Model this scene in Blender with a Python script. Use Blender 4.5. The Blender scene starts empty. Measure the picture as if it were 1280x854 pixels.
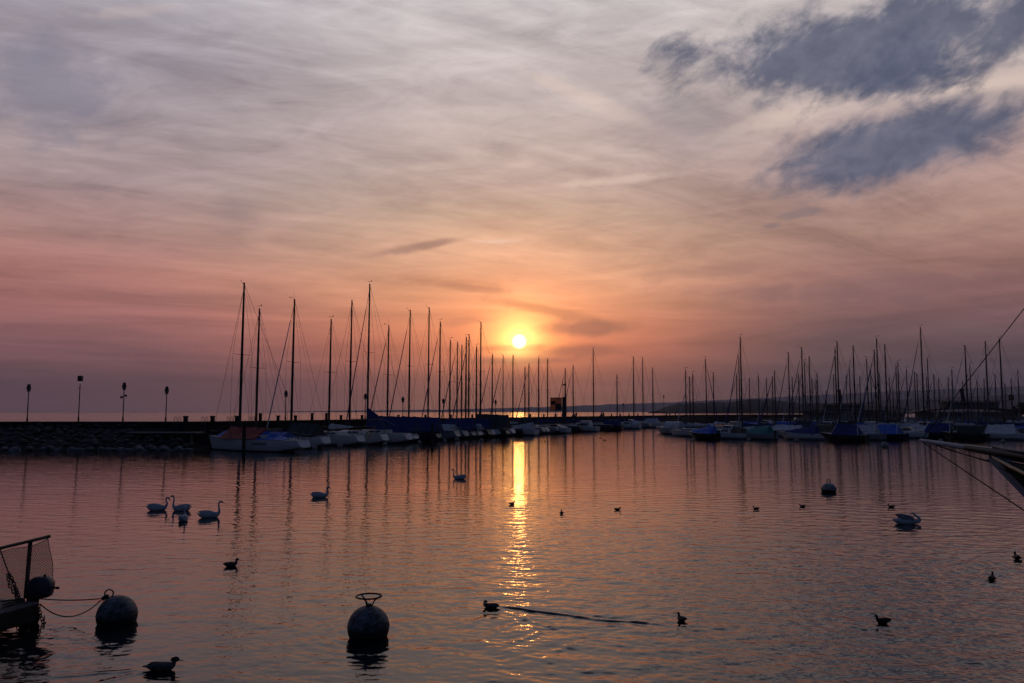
import bpy, math, random
import numpy as np
from mathutils import Vector, Matrix, Quaternion, noise as mnoise

random.seed(7)
sc = bpy.context.scene
COL = sc.collection
PI = math.pi
rad = math.radians

# ------------------------------------------------------------------ camera
FPX = 995.0                                   # focal length in photo pixels (photo is 1280 x 854)
PITCH = math.atan(88.0 / FPX)
CAM_H = 4.0
cam_d = bpy.data.cameras.new("camera")
cam_d.sensor_width = 36.0
cam_d.lens = 36.0 * FPX / 1280.0
cam_d.clip_start = 0.1
cam_d.clip_end = 40000.0
cam = bpy.data.objects.new("camera", cam_d)
cam.location = (0, 0, CAM_H)
cam.rotation_euler = (PI / 2 + PITCH, 0, 0)
COL.objects.link(cam)
sc.camera = cam
_F = Vector((0, math.cos(PITCH), math.sin(PITCH)))
_U = Vector((0, -math.sin(PITCH), math.cos(PITCH)))


def ray(x, y):
    return _F * FPX + Vector((1, 0, 0)) * (x - 640) + _U * (427 - y)


def P(x, y, D):
    """point D metres ahead seen at photo pixel (x, y)"""
    r = ray(x, y)
    return Vector((0, 0, CAM_H)) + r * (D / r.y)


def PZ(x, y, z=0.0):
    """point at height z seen at photo pixel (x, y)"""
    r = ray(x, y)
    return Vector((0, 0, CAM_H)) + r * ((z - CAM_H) / r.z)


# ------------------------------------------------------------------ sun, exposure
SUN = ray(649, 427).normalized()
sun_el = math.asin(SUN.z)
sun_az = math.atan2(SUN.x, SUN.y)
sl = bpy.data.lights.new("sun", 'SUN')
sl.energy = 0.012
sl.angle = rad(1.0)
sl.color = (1.0, 0.37, 0.08)
so = bpy.data.objects.new("sun", sl)
so.rotation_euler = SUN.to_track_quat('Z', 'Y').to_euler()
so.location = (0, 0, 60)
COL.objects.link(so)
sc.view_settings.view_transform = 'Standard'
sc.view_settings.look = 'None'
sc.view_settings.gamma = 1.0
sc.view_settings.exposure = 0.0
sc.view_settings.use_curve_mapping = False
sc.cycles.max_bounces = 6
sc.cycles.glossy_bounces = 4
sc.cycles.volume_bounces = 1
sc.cycles.sample_clamp_indirect = 8.0
sc.cycles.use_denoising = True


def lin(r, g, b):
    f = lambda c: (c / 12.92 if c <= 0.04045 else ((c + 0.055) / 1.055) ** 2.4)
    return (f(r / 255.0), f(g / 255.0), f(b / 255.0), 1.0)


# ------------------------------------------------------------------ node expression helper
class G:
    """small helper that turns python arithmetic into math nodes"""

    def __init__(s, tree):
        s.t = tree
        s.n = tree.nodes
        s.l = tree.links

    def put(s, sock, v):
        if isinstance(v, X):
            s.l.new(v.s, sock)
        elif v is not None:
            sock.default_value = v

    def math(s, op, a, b=None, c=None, clamp=False):
        n = s.n.new('ShaderNodeMath')
        n.operation = op
        n.use_clamp = clamp
        for i, v in enumerate((a, b, c)):
            s.put(n.inputs[i], v)
        return X(s, n.outputs[0])

    def smooth(s, x, a, b, lo=0.0, hi=1.0):
        n = s.n.new('ShaderNodeMapRange')
        n.interpolation_type = 'SMOOTHSTEP'
        s.put(n.inputs['Value'], x)
        n.inputs['From Min'].default_value = a
        n.inputs['From Max'].default_value = b
        n.inputs['To Min'].default_value = lo
        n.inputs['To Max'].default_value = hi
        return X(s, n.outputs['Result'])

    def vec(s, a, b, c):
        n = s.n.new('ShaderNodeCombineXYZ')
        for i, v in enumerate((a, b, c)):
            s.put(n.inputs[i], v)
        return X(s, n.outputs[0])

    def sep(s, v):
        n = s.n.new('ShaderNodeSeparateXYZ')
        s.put(n.inputs[0], v)
        return [X(s, o) for o in n.outputs]

    def noise(s, v, scale, detail=4.0, rough=0.5, dist=0.0):
        n = s.n.new('ShaderNodeTexNoise')
        s.put(n.inputs['Vector'], v)
        n.inputs['Scale'].default_value = scale
        n.inputs['Detail'].default_value = detail
        n.inputs['Roughness'].default_value = rough
        n.inputs['Distortion'].default_value = dist
        return X(s, n.outputs['Fac'])

    def ramp(s, x, stops):
        n = s.n.new('ShaderNodeValToRGB')
        s.put(n.inputs[0], x)
        e = n.color_ramp.elements
        while len(e) > 1:
            e.remove(e[-1])
        e[0].position, e[0].color = stops[0]
        for p, c in stops[1:]:
            k = e.new(p)
            k.color = c
        return X(s, n.outputs[0])

    def mix(s, f, a, b, blend='MIX', clamp=True):
        n = s.n.new('ShaderNodeMix')
        n.data_type = 'RGBA'
        n.blend_type = blend
        n.clamp_factor = clamp
        s.put(n.inputs[0], f)
        s.put(n.inputs[6], a)
        s.put(n.inputs[7], b)
        return X(s, n.outputs[2])


class X:
    def __init__(s, g, sock):
        s.g = g
        s.s = sock

    def __add__(s, o): return s.g.math('ADD', s, o)
    __radd__ = __add__
    def __mul__(s, o): return s.g.math('MULTIPLY', s, o)
    __rmul__ = __mul__
    def __sub__(s, o): return s.g.math('SUBTRACT', s, o)
    def __rsub__(s, o): return s.g.math('SUBTRACT', o, s)
    def __rtruediv__(s, o): return s.g.math("DIVIDE", o, s)
    def __truediv__(s, o): return s.g.math('DIVIDE', s, o)
    def __pow__(s, o): return s.g.math('POWER', s, o)
    def sqrt(s): return s.g.math('SQRT', s)
    def abs(s): return s.g.math('ABSOLUTE', s)
    def exp(s): return s.g.math('EXPONENT', s)


# ------------------------------------------------------------------ sky
world = bpy.data.worlds.new("World")
sc.world = world
world.use_nodes = True
world.cycles.sampling_method = 'MANUAL'
world.cycles.sample_map_resolution = 2048


def sky():
    nt = world.node_tree
    nt.nodes.clear()
    g = G(nt)
    tc = nt.nodes.new('ShaderNodeTexCoord')
    d = X(g, tc.outputs['Generated'])
    dx, dy, dz = g.sep(d)
    az = g.math('ARCTAN2', dx, dy) * (180 / PI)
    el = g.math('ARCSINE', g.math('MAXIMUM', g.math('MINIMUM', dz, 1.0), -1.0)) * (180 / PI)
    S = lambda *c: lin(*c)
    e40 = g.math('DIVIDE', el, 40.0, clamp=True)
    st = lambda rows: [(e / 40.0, S(*c)) for e, c in rows]
    mid = g.ramp(e40, st([(0, (150, 98, 102)), (1.5, (164, 94, 96)), (3, (188, 98, 90)), (4.6, (206, 106, 86)), (6, (220, 128, 94)),
                          (8.5, (226, 158, 120)), (11, (214, 168, 139)), (14, (185, 160, 142)), (17, (190, 171, 164)),
                          (22, (190, 178, 176)), (28, (202, 195, 196)), (32, (170, 170, 180)), (40, (112, 120, 142))]))
    lef = g.ramp(e40, st([(0, (134, 98, 108)), (1.5, (140, 97, 106)), (4, (150, 99, 104)), (6.5, (174, 112, 110)), (9, (187, 127, 118)),
                          (11.5, (174, 134, 129)), (15, (166, 145, 146)), (19, (161, 149, 155)), (23, (161, 153, 163)),
                          (28, (170, 167, 174)), (32, (150, 150, 164)), (40, (105, 112, 136))]))
    rig = g.ramp(e40, st([(0, (76, 66, 84)), (1.2, (82, 70, 86)), (3, (96, 76, 87)), (5, (114, 84, 91)), (6.5, (138, 97, 98)), (9, (162, 116, 109)),
                          (12, (176, 138, 125)), (16, (178, 150, 146)), (21, (188, 173, 169)), (28, (196, 189, 188)),
                          (32, (166, 164, 174)), (40, (108, 114, 136))]))
    c = g.mix(g.smooth(az, -2.0, -28.0), mid, lef)
    c = g.mix(g.smooth(az, 1.0, 24.0), c, rig)
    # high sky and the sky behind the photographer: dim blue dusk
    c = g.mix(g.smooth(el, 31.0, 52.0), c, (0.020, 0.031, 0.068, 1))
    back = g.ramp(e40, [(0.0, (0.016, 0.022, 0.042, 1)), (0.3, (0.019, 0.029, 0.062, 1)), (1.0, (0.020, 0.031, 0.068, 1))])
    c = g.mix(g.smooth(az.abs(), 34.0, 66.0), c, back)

    # soft cirrus: plane-projected streaks high up, level bands near the horizon
    inv = 1.0 / (g.math('MAXIMUM', dz, 0.0) + 0.12)
    px, py = dx * inv, dy * inv
    ca, sa = math.cos(rad(28)), math.sin(rad(28))
    pu = px * ca + py * sa
    pv = py * ca - px * sa
    n1 = g.noise(g.vec(pu * 0.55, pv * 1.9, 3.1), 1.0, 7.0, 0.6, 0.7)
    n2 = g.noise(g.vec(px * 0.8, py * 1.0, 8.7), 0.8, 5.0, 0.55, 0.5)
    n3 = g.noise(g.vec(az * 0.045, el * 0.55, 1.7), 1.0, 6.0, 0.6, 0.9)
    n4 = g.noise(g.vec(az * 0.02 + el * 0.05, el * 0.16 - az * 0.012, 5.5), 1.6, 7.0, 0.62, 0.4)
    low = g.smooth(el, 15.0, 4.0)
    n5 = g.noise(g.vec(pu * 1.5, pv * 5.5, 12.1), 1.0, 8.0, 0.66, 1.1)
    n6 = g.noise(g.vec(az * 0.10 + el * 0.06, el * 0.42 - az * 0.05, 9.5), 1.0, 8.0, 0.66, 1.3)
    v = (n1 - 0.5) * 0.48 + (n2 - 0.5) * 0.30 + (n4 - 0.5) * 0.46 + (n5 - 0.5) * 0.50 + (n6 - 0.5) * 0.52
    v = v * (1.0 - low * 0.6) + (n3 - 0.5) * (low * 0.75 + 0.12)
    v = v * g.smooth(el, -0.2, 2.5)
    c = g.mix(1.0, c, g.vec(1.09 + v * 1.55, 1.07 + v * 1.6, 1.07 + v * 1.5), 'MULTIPLY')

    def AE(x, y):
        r = ray(x, y).normalized()
        return math.degrees(math.atan2(r.x, r.y)), math.degrees(math.asin(r.z))

    cu = az * math.cos(rad(22)) + el * math.sin(rad(22))
    cv = el * math.cos(rad(22)) - az * math.sin(rad(22))
    edge = g.noise(g.vec(cu * 0.20, cv * 0.34, 2.2), 1.0, 9.0, 0.60, 0.35)
    wisp = g.noise(g.vec(cu * 0.55, cv * 0.95, 6.2), 1.0, 8.0, 0.62, 0.5)

    def blob(p1, p2, half, k=1.3, soft=(1.15, 0.45)):
        a1, e1 = AE(*p1)
        a2, e2 = AE(*p2)
        L = math.hypot(a2 - a1, e2 - e1) / 2
        ux, uy = (a2 - a1) / (2 * L), (e2 - e1) / (2 * L)
        cx, cy = (a1 + a2) / 2, (e1 + e2) / 2
        u = ((az - cx) * ux + (el - cy) * uy) / L
        w = ((el - cy) * ux - (az - cx) * uy) / (half * 0.0576)
        dd = (u * u + w * w).sqrt() + (edge - 0.5) * k * 1.6 + (wisp - 0.5) * k * 0.62
        return g.smooth(dd, soft[0], soft[1])

    dark = S(84, 91, 114)
    # pale wisps
    for p1, p2, h, a in (((640, 82), (860, 175), 11, .42), ((690, 232), (860, 216), 6, .45), ((880, 175), (1060, 120), 15, .55),
                         ((1130, 118), (1330, 92), 12, .60), ((560, 303), (665, 300), 5, .60), ((1180, 60), (1330, 40), 40, .22),
                         ((60, 22), (230, 8), 7, .18), ((640, 196), (800, 150), 30, .12)):
        c = g.mix(blob(p1, p2, h, 1.7, (1.25, 0.2)) * a, c, S(236, 212, 198))
    # dusky veils
    for p1, p2, h, a, col in (((-60, 110), (150, 100), 62, .55, S(118, 120, 142)), ((255, 250), (330, 280), 30, .28, S(120, 108, 120)),
                              ((760, 150), (960, 150), 40, .30, S(130, 130, 146)), ((460, 318), (600, 296), 7, .40, S(136, 104, 104)),
                              ((500, 345), (640, 362), 7, .40, S(150, 98, 84)), ((800, 360), (1100, 372), 12, .30, S(126, 90, 96)),
                              ((800, 345), (1000, 330), 10, .30, S(132, 98, 98)), ((900, 375), (1300, 340), 18, .30, S(112, 86, 98)),
                              ((980, 270), (1030, 262), 5, .55, S(118, 108, 118)), ((955, 284), (975, 281), 3, .5, S(118, 108, 118))):
        c = g.mix(blob(p1, p2, h, 1.5, (1.3, 0.2)) * a, c, col)
    # sun glow behind the haze
    sdot = dx * SUN.x + dy * SUN.y + dz * SUN.z
    th = g.math('ARCCOSINE', g.math('MINIMUM', sdot, 1.0)) * (180 / PI)
    da = az - math.degrees(sun_az)
    de = el - math.degrees(sun_el)
    up = g.smooth(de, -1.0, 2.0)
    t2 = (da * da * 0.55 + de * de * (2.4 - up * 1.75)).sqrt()
    band = 0.42 + n3 * 0.70 + n6 * 0.62
    g1 = (t2 * t2 * (-1 / 2.6)).exp() * 1.7 * band
    g2 = (t2 * (-1 / 2.8)).exp() * 1.40 * band
    g3 = (t2 * (-1 / 7.5)).exp() * 0.15
    glow = g.vec(g1 * 0.98 + g2 * 0.92 + g3 * 1.0, g1 * 0.46 + g2 * 0.23 + g3 * 0.46, g1 * 0.07 + g2 * 0.05 + g3 * 0.16)
    c = g.mix(1.0, c, glow, 'ADD')
    # bars of cloud drawn across the glow
    for p1, p2, h, a, col in (((600, 372), (760, 402), 8, .55, S(196, 122, 84)), ((664, 412), (810, 408), 12, .62, S(140, 88, 84)), ((655, 441), (790, 437), 9, .5, S(150, 82, 80)),
                              ((560, 452), (740, 450), 6, .45, S(122, 76, 82)), ((500, 350), (640, 366), 6, .40, S(178, 112, 88)), ((540, 405), (625, 398), 7, .35, S(186, 112, 86)),
                              ((470, 318), (600, 294), 6, .45, S(150, 112, 104)), ((590, 436), (700, 433), 5, .5, S(206, 98, 66))):
        c = g.mix(blob(p1, p2, h, 0.75, (1.2, 0.3)) * a, c, col)
    disc = g.smooth(th, 0.60, 0.16)
    halo = (th * th * (-1 / 1.5)).exp() * 1.15 * band
    c = g.mix(1.0, c, g.vec(disc * 28 + halo, disc * 12.5 + halo * 0.70, disc * 4.2 + halo * 0.20), 'ADD')
    # two heavy blue-grey clouds
    A = blob((825, 88), (1420, -14), 54, 1.15, (1.16, 0.50))
    B = blob((925, 222), (1320, 132), 47, 0.72, (1.08, 0.55))
    A2 = blob((1060, 112), (1200, 58), 36, 1.2, (1.18, 0.45))
    shade = g.mix(g.smooth(edge * 0.5 + wisp * 0.5 + (n5 - 0.5) * 0.3, 0.38, 0.68), dark, S(110, 113, 134))
    for m, a in ((A, .92), (A2, .9), (B, .95)):
        c = g.mix(m * a, c, shade)
    # physical sky, very low sun
    ns = nt.nodes.new('ShaderNodeTexSky')
    ns.sky_type = 'NISHITA'
    ns.sun_disc = False
    ns.sun_elevation = sun_el
    ns.sun_rotation = sun_az
    b1 = nt.nodes.new('ShaderNodeBackground')
    nt.links.new(ns.outputs[0], b1.inputs[0])
    b1.inputs[1].default_value = 0.004
    b2 = nt.nodes.new('ShaderNodeBackground')
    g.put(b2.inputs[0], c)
    b2.inputs[1].default_value = 1.0
    ad = nt.nodes.new('ShaderNodeAddShader')
    nt.links.new(b1.outputs[0], ad.inputs[0])
    nt.links.new(b2.outputs[0], ad.inputs[1])
    out = nt.nodes.new('ShaderNodeOutputWorld')
    nt.links.new(ad.outputs[0], out.inputs[0])


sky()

# ------------------------------------------------------------------ materials
_M = {}


def mat(name, col, rough=0.6, var=0.25, scale=6.0, bump=0.0, metal=0.0, col2=None, spec=0.5):
    if name in _M:
        return _M[name]
    m = bpy.data.materials.new(name)
    m.use_nodes = True
    nt = m.node_tree
    g = G(nt)
    b = nt.nodes['Principled BSDF']
    tc = nt.nodes.new('ShaderNodeTexCoord')
    o = X(g, tc.outputs['Object'])
    n = g.noise(o, scale, 5.0, 0.6, 0.3)
    c1 = tuple(col[:3]) + (1,)
    c2 = (tuple(col2[:3]) if col2 else tuple(max(0.0, k * (1 - var)) for k in col[:3])) + (1,)
    g.put(b.inputs['Base Color'], g.mix(g.smooth(n, 0.3, 0.7), c1, c2))
    g.put(b.inputs['Roughness'], n * 0.25 + (rough - 0.12))
    b.inputs['Metallic'].default_value = metal
    b.inputs['Specular IOR Level'].default_value = spec
    if bump:
        bn = nt.nodes.new('ShaderNodeBump')
        bn.inputs['Strength'].default_value = bump
        bn.inputs['Distance'].default_value = 0.03
        g.put(bn.inputs['Height'], g.noise(o, scale * 4, 4.0, 0.6))
        nt.links.new(bn.outputs[0], b.inputs['Normal'])
    _M[name] = m
    return m


def hull_mat(name, col, anti=(0.02, 0.02, 0.025), stripe=None, zb=0.10):
    """topsides with dark bottom paint below the boot-top, by object height"""
    if name in _M:
        return _M[name]
    m = mat(name, col, 0.35, 0.12, 1.5)
    nt = m.node_tree
    g = G(nt)
    b = nt.nodes['Principled BSDF']
    src = X(g, b.inputs['Base Color'].links[0].from_socket)
    tc = nt.nodes.new('ShaderNodeTexCoord')
    z = g.sep(X(g, tc.outputs['Object']))[2]
    c = g.mix(g.smooth(z, zb + 0.02, zb), src, tuple(anti) + (1,))
    if stripe:
        k = g.smooth(z, zb + 0.05, zb + 0.06) * g.smooth(z, zb + 0.17, zb + 0.16)
        c = g.mix(k, c, tuple(stripe) + (1,))
    g.put(b.inputs['Base Color'], c)
    return m


def buoy_mat(name, col, dirt=(0.03, 0.035, 0.04), zb=-0.1):
    if name in _M:
        return _M[name]
    m = mat(name, col, 0.6, 0.7, 9.0, 0.35)
    nt = m.node_tree
    g = G(nt)
    b = nt.nodes['Principled BSDF']
    src = X(g, b.inputs['Base Color'].links[0].from_socket)
    tc = nt.nodes.new('ShaderNodeTexCoord')
    o = X(g, tc.outputs['Object'])
    z = g.sep(o)[2]
    st = g.noise(o, 7.5, 9.0, 0.75, 1.4)
    c = g.mix(g.smooth(st, 0.47, 0.57) * 0.92, src, tuple(dirt) + (1,))
    c = g.mix(g.smooth(z + (st - 0.5) * 0.12, zb + 0.03, zb), c, (0.012, 0.013, 0.012, 1))
    g.put(b.inputs['Base Color'], c)
    return m


WHITE = hull_mat('white_gelcoat', (0.72, 0.74, 0.76), stripe=(0.05, 0.07, 0.2))
CREAM = hull_mat('cream_gelcoat', (0.55, 0.53, 0.48))
GREYH = hull_mat('grey_hull_paint', (0.30, 0.32, 0.36))
NAVYH = hull_mat('navy_hull_paint', (0.015, 0.02, 0.05))
BLACKH = hull_mat('black_hull_paint', (0.012, 0.012, 0.014))
DECK = mat('pale_deck', (0.5, 0.5, 0.48), 0.7)
TEAK = mat('weathered_teak', (0.20, 0.13, 0.08), 0.7, 0.4, 12)
ALU = mat('mast_aluminium', (0.10, 0.105, 0.12), 0.5, 0.2, 3, 0, 0.3)
DALU = mat('dark_mast_paint', (0.02, 0.02, 0.022), 0.5, 0.2, 3)
WOODM = mat('varnished_spar', (0.10, 0.055, 0.025), 0.4, 0.3, 5)
WIRE = mat('steel_wire', (0.06, 0.06, 0.065), 0.5, 0.1, 5, 0, 0.4)
GLASS = mat('dark_window', (0.01, 0.012, 0.015), 0.15, 0.1)
RUBBER = mat('black_rubber', (0.015, 0.015, 0.016), 0.7, 0.3, 8)
STEEL = mat('galvanised_steel', (0.12, 0.125, 0.13), 0.5, 0.3, 20, 0.1, 0.5)
IRON = mat('black_iron', (0.018, 0.018, 0.02), 0.6, 0.4, 15, 0.1)
CLOTH = {
    'navy blue': mat('navy_canvas', (0.025, 0.045, 0.22), 0.85, 0.35, 2.0, 0.3),
    'bright blue': mat('blue_tarpaulin', (0.04, 0.16, 0.72), 0.6, 0.3, 2.0, 0.3),
    'brick red': mat('red_tarpaulin', (0.48, 0.07, 0.045), 0.7, 0.35, 2.0, 0.3),
    'teal green': mat('teal_tarpaulin', (0.02, 0.26, 0.27), 0.7, 0.35, 2.0, 0.3),
    'pale grey': mat('grey_canvas', (0.58, 0.62, 0.68), 0.8, 0.3, 2.0, 0.3),
    'dark grey': mat('dark_canvas', (0.06, 0.065, 0.075), 0.85, 0.35, 2.0, 0.3),
    'olive': mat('olive_canvas', (0.13, 0.12, 0.09), 0.85, 0.35, 2.0, 0.3),
    'dark teal': mat('dark_teal_canvas', (0.02, 0.075, 0.10), 0.85, 0.35, 2.0, 0.3),
    'white': mat('white_canvas', (0.78, 0.80, 0.84), 0.8, 0.25, 2.0, 0.3),
}
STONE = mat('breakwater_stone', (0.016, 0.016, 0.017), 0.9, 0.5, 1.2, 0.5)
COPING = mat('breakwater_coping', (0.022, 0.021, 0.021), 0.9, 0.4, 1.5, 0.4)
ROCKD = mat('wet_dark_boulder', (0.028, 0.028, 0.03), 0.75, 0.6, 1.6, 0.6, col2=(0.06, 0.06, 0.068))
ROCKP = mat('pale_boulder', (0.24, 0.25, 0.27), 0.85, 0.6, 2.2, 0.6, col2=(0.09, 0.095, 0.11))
WOODP = mat('tarred_timber', (0.018, 0.016, 0.014), 0.85, 0.4, 10, 0.4)
PLANK = mat('grey_planking', (0.16, 0.16, 0.17), 0.7, 0.5, 10, 0.4)
ROPE = mat('tarred_rope', (0.010, 0.010, 0.011), 0.95, 0.3, 30, 0.2, 0, None, 0.1)
SWANW = mat('swan_plumage', (0.44, 0.50, 0.58), 0.8, 0.18, 12, 0.15)
BLACKF = mat('black_plumage', (0.012, 0.012, 0.014), 0.75, 0.4, 20)
BROWNF = mat('brown_plumage', (0.035, 0.03, 0.027), 0.8, 0.5, 16)
GREYF = mat('grey_plumage', (0.16, 0.17, 0.19), 0.8, 0.4, 16)
WHITEF = mat('pale_plumage', (0.45, 0.46, 0.48), 0.8, 0.2, 12)
ORANGE = mat('orange_bill', (0.30, 0.09, 0.02), 0.5, 0.2, 10)
SKIN = mat('skin', (0.30, 0.18, 0.13), 0.6, 0.1)
COAT = mat('dark_coat', (0.03, 0.03, 0.035), 0.9, 0.3)
HAIR = mat('dark_hair', (0.015, 0.012, 0.01), 0.8, 0.3)


# ------------------------------------------------------------------ mesh helpers
def tag(o, label=None, cat=None, group=None, kind=None):
    if label: o['label'] = label
    if cat: o['category'] = cat
    if group: o['group'] = group
    if kind: o['kind'] = kind
    return o


def empty(name, loc, rz=0.0, label=None, cat=None, group=None):
    o = bpy.data.objects.new(name, None)
    o.location = loc
    o.rotation_euler = (0, 0, rz)
    o.empty_display_size = 0.3
    COL.objects.link(o)
    return tag(o, label, cat, group)


def copy_tree(o, parent=None):
    c = o.copy()
    COL.objects.link(c)
    if parent:
        c.parent = parent
    for ch in list(o.children):
        copy_tree(ch, c)
    return c


class MB:
    def __init__(s):
        s.v, s.f, s.mi, s.cur = [], [], [], 0

    def _face(s, f):
        s.f.append(f)
        s.mi.append(s.cur)

    def add(s, vs, fs):
        b = len(s.v)
        s.v.extend(Vector(p) for p in vs)
        for f in fs:
            s._face(tuple(i + b for i in f))
        return s

    def rings(s, rs, cap=True, closed=True):
        b = len(s.v)
        n = len(rs[0])
        for r in rs:
            s.v.extend(Vector(p) for p in r)
        for i in range(len(rs) - 1):
            for k in range(n if closed else n - 1):
                k2 = (k + 1) % n
                s._face((b + i * n + k, b + i * n + k2, b + (i + 1) * n + k2, b + (i + 1) * n + k))
        if cap:
            s._face(tuple(b + k for k in range(n))[::-1])
            e = b + (len(rs) - 1) * n
            s._face(tuple(e + k for k in range(n)))
        return s

    def tube(s, pts, r, n=8, cap=True):
        pts = [Vector(p) for p in pts]
        rs = r if isinstance(r, (list, tuple)) else [r] * len(pts)
        rings = []
        t0 = (pts[1] - pts[0]).normalized()
        a = Vector((0, 0, 1)) if abs(t0.z) < 0.9 else Vector((1, 0, 0))
        u = t0.cross(a).normalized()
        for i, p in enumerate(pts):
            t = (pts[min(i + 1, len(pts) - 1)] - pts[max(i - 1, 0)]).normalized()
            u = (u - t * u.dot(t)).normalized()
            w = t.cross(u)
            rings.append([p + (u * math.cos(q) + w * math.sin(q)) * rs[i] for q in (2 * PI * k / n for k in range(n))])
        return s.rings(rings, cap)

    def box(s, c, size, rz=0.0, bev=0.0, M=None):
        c = Vector(c)
        x, y, z = (k / 2 for k in size)
        b = min(bev, x * .9, y * .9, z * .9)
        R = Matrix.Rotation(rz, 3, 'Z') if M is None else M
        if b <= 0:
            vs = [c + R @ Vector((sx * x, sy * y, sz * z)) for sz in (-1, 1) for sx, sy in ((-1, -1), (1, -1), (1, 1), (-1, 1))]
            return s.add(vs, [(3, 2, 1, 0), (4, 5, 6, 7), (0, 1, 5, 4), (1, 2, 6, 5), (2, 3, 7, 6), (3, 0, 4, 7)])
        rs = []
        for zz, ins in ((-z, b), (-z + b, 0), (z - b, 0), (z, b)):
            X_, Y_ = x - ins, y - ins
            q = b
            ring = [(-X_ + q, -Y_), (X_ - q, -Y_), (X_, -Y_ + q), (X_, Y_ - q), (X_ - q, Y_), (-X_ + q, Y_), (-X_, Y_ - q), (-X_, -Y_ + q)]
            rs.append([c + R @ Vector((px, py, zz)) for px, py in ring])
        return s.rings(rs)

    def sphere(s, c, r, nu=20, nv=12, sc_=(1, 1, 1)):
        c = Vector(c)
        rs = []
        for i in range(nv + 1):
            t = PI * i / nv
            q = max(math.sin(t), 0.02)
            rs.append([c + Vector((r * q * math.cos(2 * PI * k / nu) * sc_[0], r * q * math.sin(2 * PI * k / nu) * sc_[1], -r * math.cos(t) * sc_[2])) for k in range(nu)])
        return s.rings(rs)

    def torus(s, c, R, r, M=None, nu=24, nv=8, stretch=1.0):
        M = M or Matrix.Identity(3)
        c = Vector(c)
        b = len(s.v)
        for i in range(nu):
            a = 2 * PI * i / nu
            for k in range(nv):
                q = 2 * PI * k / nv
                s.v.append(c + M @ Vector(((R + r * math.cos(q)) * math.cos(a) * stretch, (R + r * math.cos(q)) * math.sin(a), r * math.sin(q))))
        for i in range(nu):
            for k in range(nv):
                s._face((b + i * nv + k, b + ((i + 1) % nu) * nv + k, b + ((i + 1) % nu) * nv + (k + 1) % nv, b + i * nv + (k + 1) % nv))
        return s

    def build(s, name, mats, parent=None, smooth=True):
        me = bpy.data.meshes.new(name)
        me.from_pydata([tuple(v) for v in s.v], [], s.f)
        for m in (mats if isinstance(mats, (list, tuple)) else [mats]):
            me.materials.append(m)
        me.polygons.foreach_set('material_index', s.mi)
        me.polygons.foreach_set('use_smooth', [smooth] * len(s.f))
        if smooth:
            try:
                me.set_sharp_from_angle(angle=rad(42))
            except Exception:
                pass
        me.update()
        o = bpy.data.objects.new(name, me)
        COL.objects.link(o)
        if parent is not None:
            o.parent = parent
        return o


def sag(a, b, drop, n=12):
    a, b = Vector(a), Vector(b)
    return [a.lerp(b, i / n) - Vector((0, 0, drop * 4 * (i / n) * (1 - i / n))) for i in range(n + 1)]



# ================================================================== SETTING
rng = np.random.default_rng(11)


# ------------------------------------------------------------------ water
def wake(x, y):
    """extra height of the wakes behind swimming birds (world metres)"""
    h = np.zeros_like(x)

    def arm(p, q, A, w, lam, side, bend=0.0):
        p, q = np.array(p[:2]), np.array(q[:2])
        d = q - p
        L = np.hypot(*d)
        d = d / L
        s_ = (x - p[0]) * d[0] + (y - p[1]) * d[1]
        n_ = (-(x - p[0]) * d[1] + (y - p[1]) * d[0]) * side - bend * (s_ / L) ** 2
        u = np.clip(s_ / L, 0, 1)
        env = np.clip(s_ / (0.10 * L), 0, 1) * np.clip((1 - s_ / L) / 0.5, 0, 1) * (s_ > 0)
        ww = w * (0.7 + 0.8 * u)
        wob = 0.10 * np.sin(1.7 * s_ + p[0] * 3) + 0.05 * np.sin(4.1 * s_ + p[1])
        n_ = n_ + wob * u
        mod = 0.80 + 0.20 * np.sin(2.3 * s_ + 1.3 * p[0]) * np.sin(0.9 * s_)
        return A * env * mod * np.exp(-(n_ / ww) ** 2) * np.cos(2 * PI * n_ / lam)

    a = PZ(617, 757)
    h += arm(a, PZ(905, 795), 0.030, 0.15, 0.34, 1, 0.25)
    for (p, q), A in ((((622, 762), (560, 800)), .006), (((660, 772), (585, 806)), .008), (((686, 788), (590, 818)), .009),
                      (((735, 800), (610, 836)), .006)):
        h += arm(PZ(*p), PZ(*q), A, 0.16, 0.34, 1)
    h += arm(PZ(622, 762), PZ(800, 822), 0.010, 0.14, 0.32, 1, 0.2)
    b = PZ(192, 838)
    h += arm(b, PZ(20, 846), 0.010, 0.16, 0.36, 1)
    h += arm(b, PZ(60, 868), 0.010, 0.16, 0.36, 1)
    c = PZ(958, 637)
    h += arm(c, PZ(1010, 634), 0.014, 0.2, 0.6, 1)
    c = PZ(1010, 634)
    h += arm(c, PZ(1070, 632), 0.014, 0.2, 0.6, 1)
    # faint ring waves round the raft chains and at the right edge
    for (px, py), A, lam, R0 in (((30, 815), .0025, .30, 2.0), ((1275, 705), .008, .5, 3.5), ((1240, 722), .008, .45, 2.5), ((461, 792), .004, .3, 1.6),
                                 ((1103, 778), .006, .35, 1.8)):
        q = PZ(px, py)
        r = np.hypot(x - q.x, y - q.y)
        h += A * np.cos(2 * PI * r / lam) * np.exp(-(r / R0) ** 2) * (r > 0.1)
    return h


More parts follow.
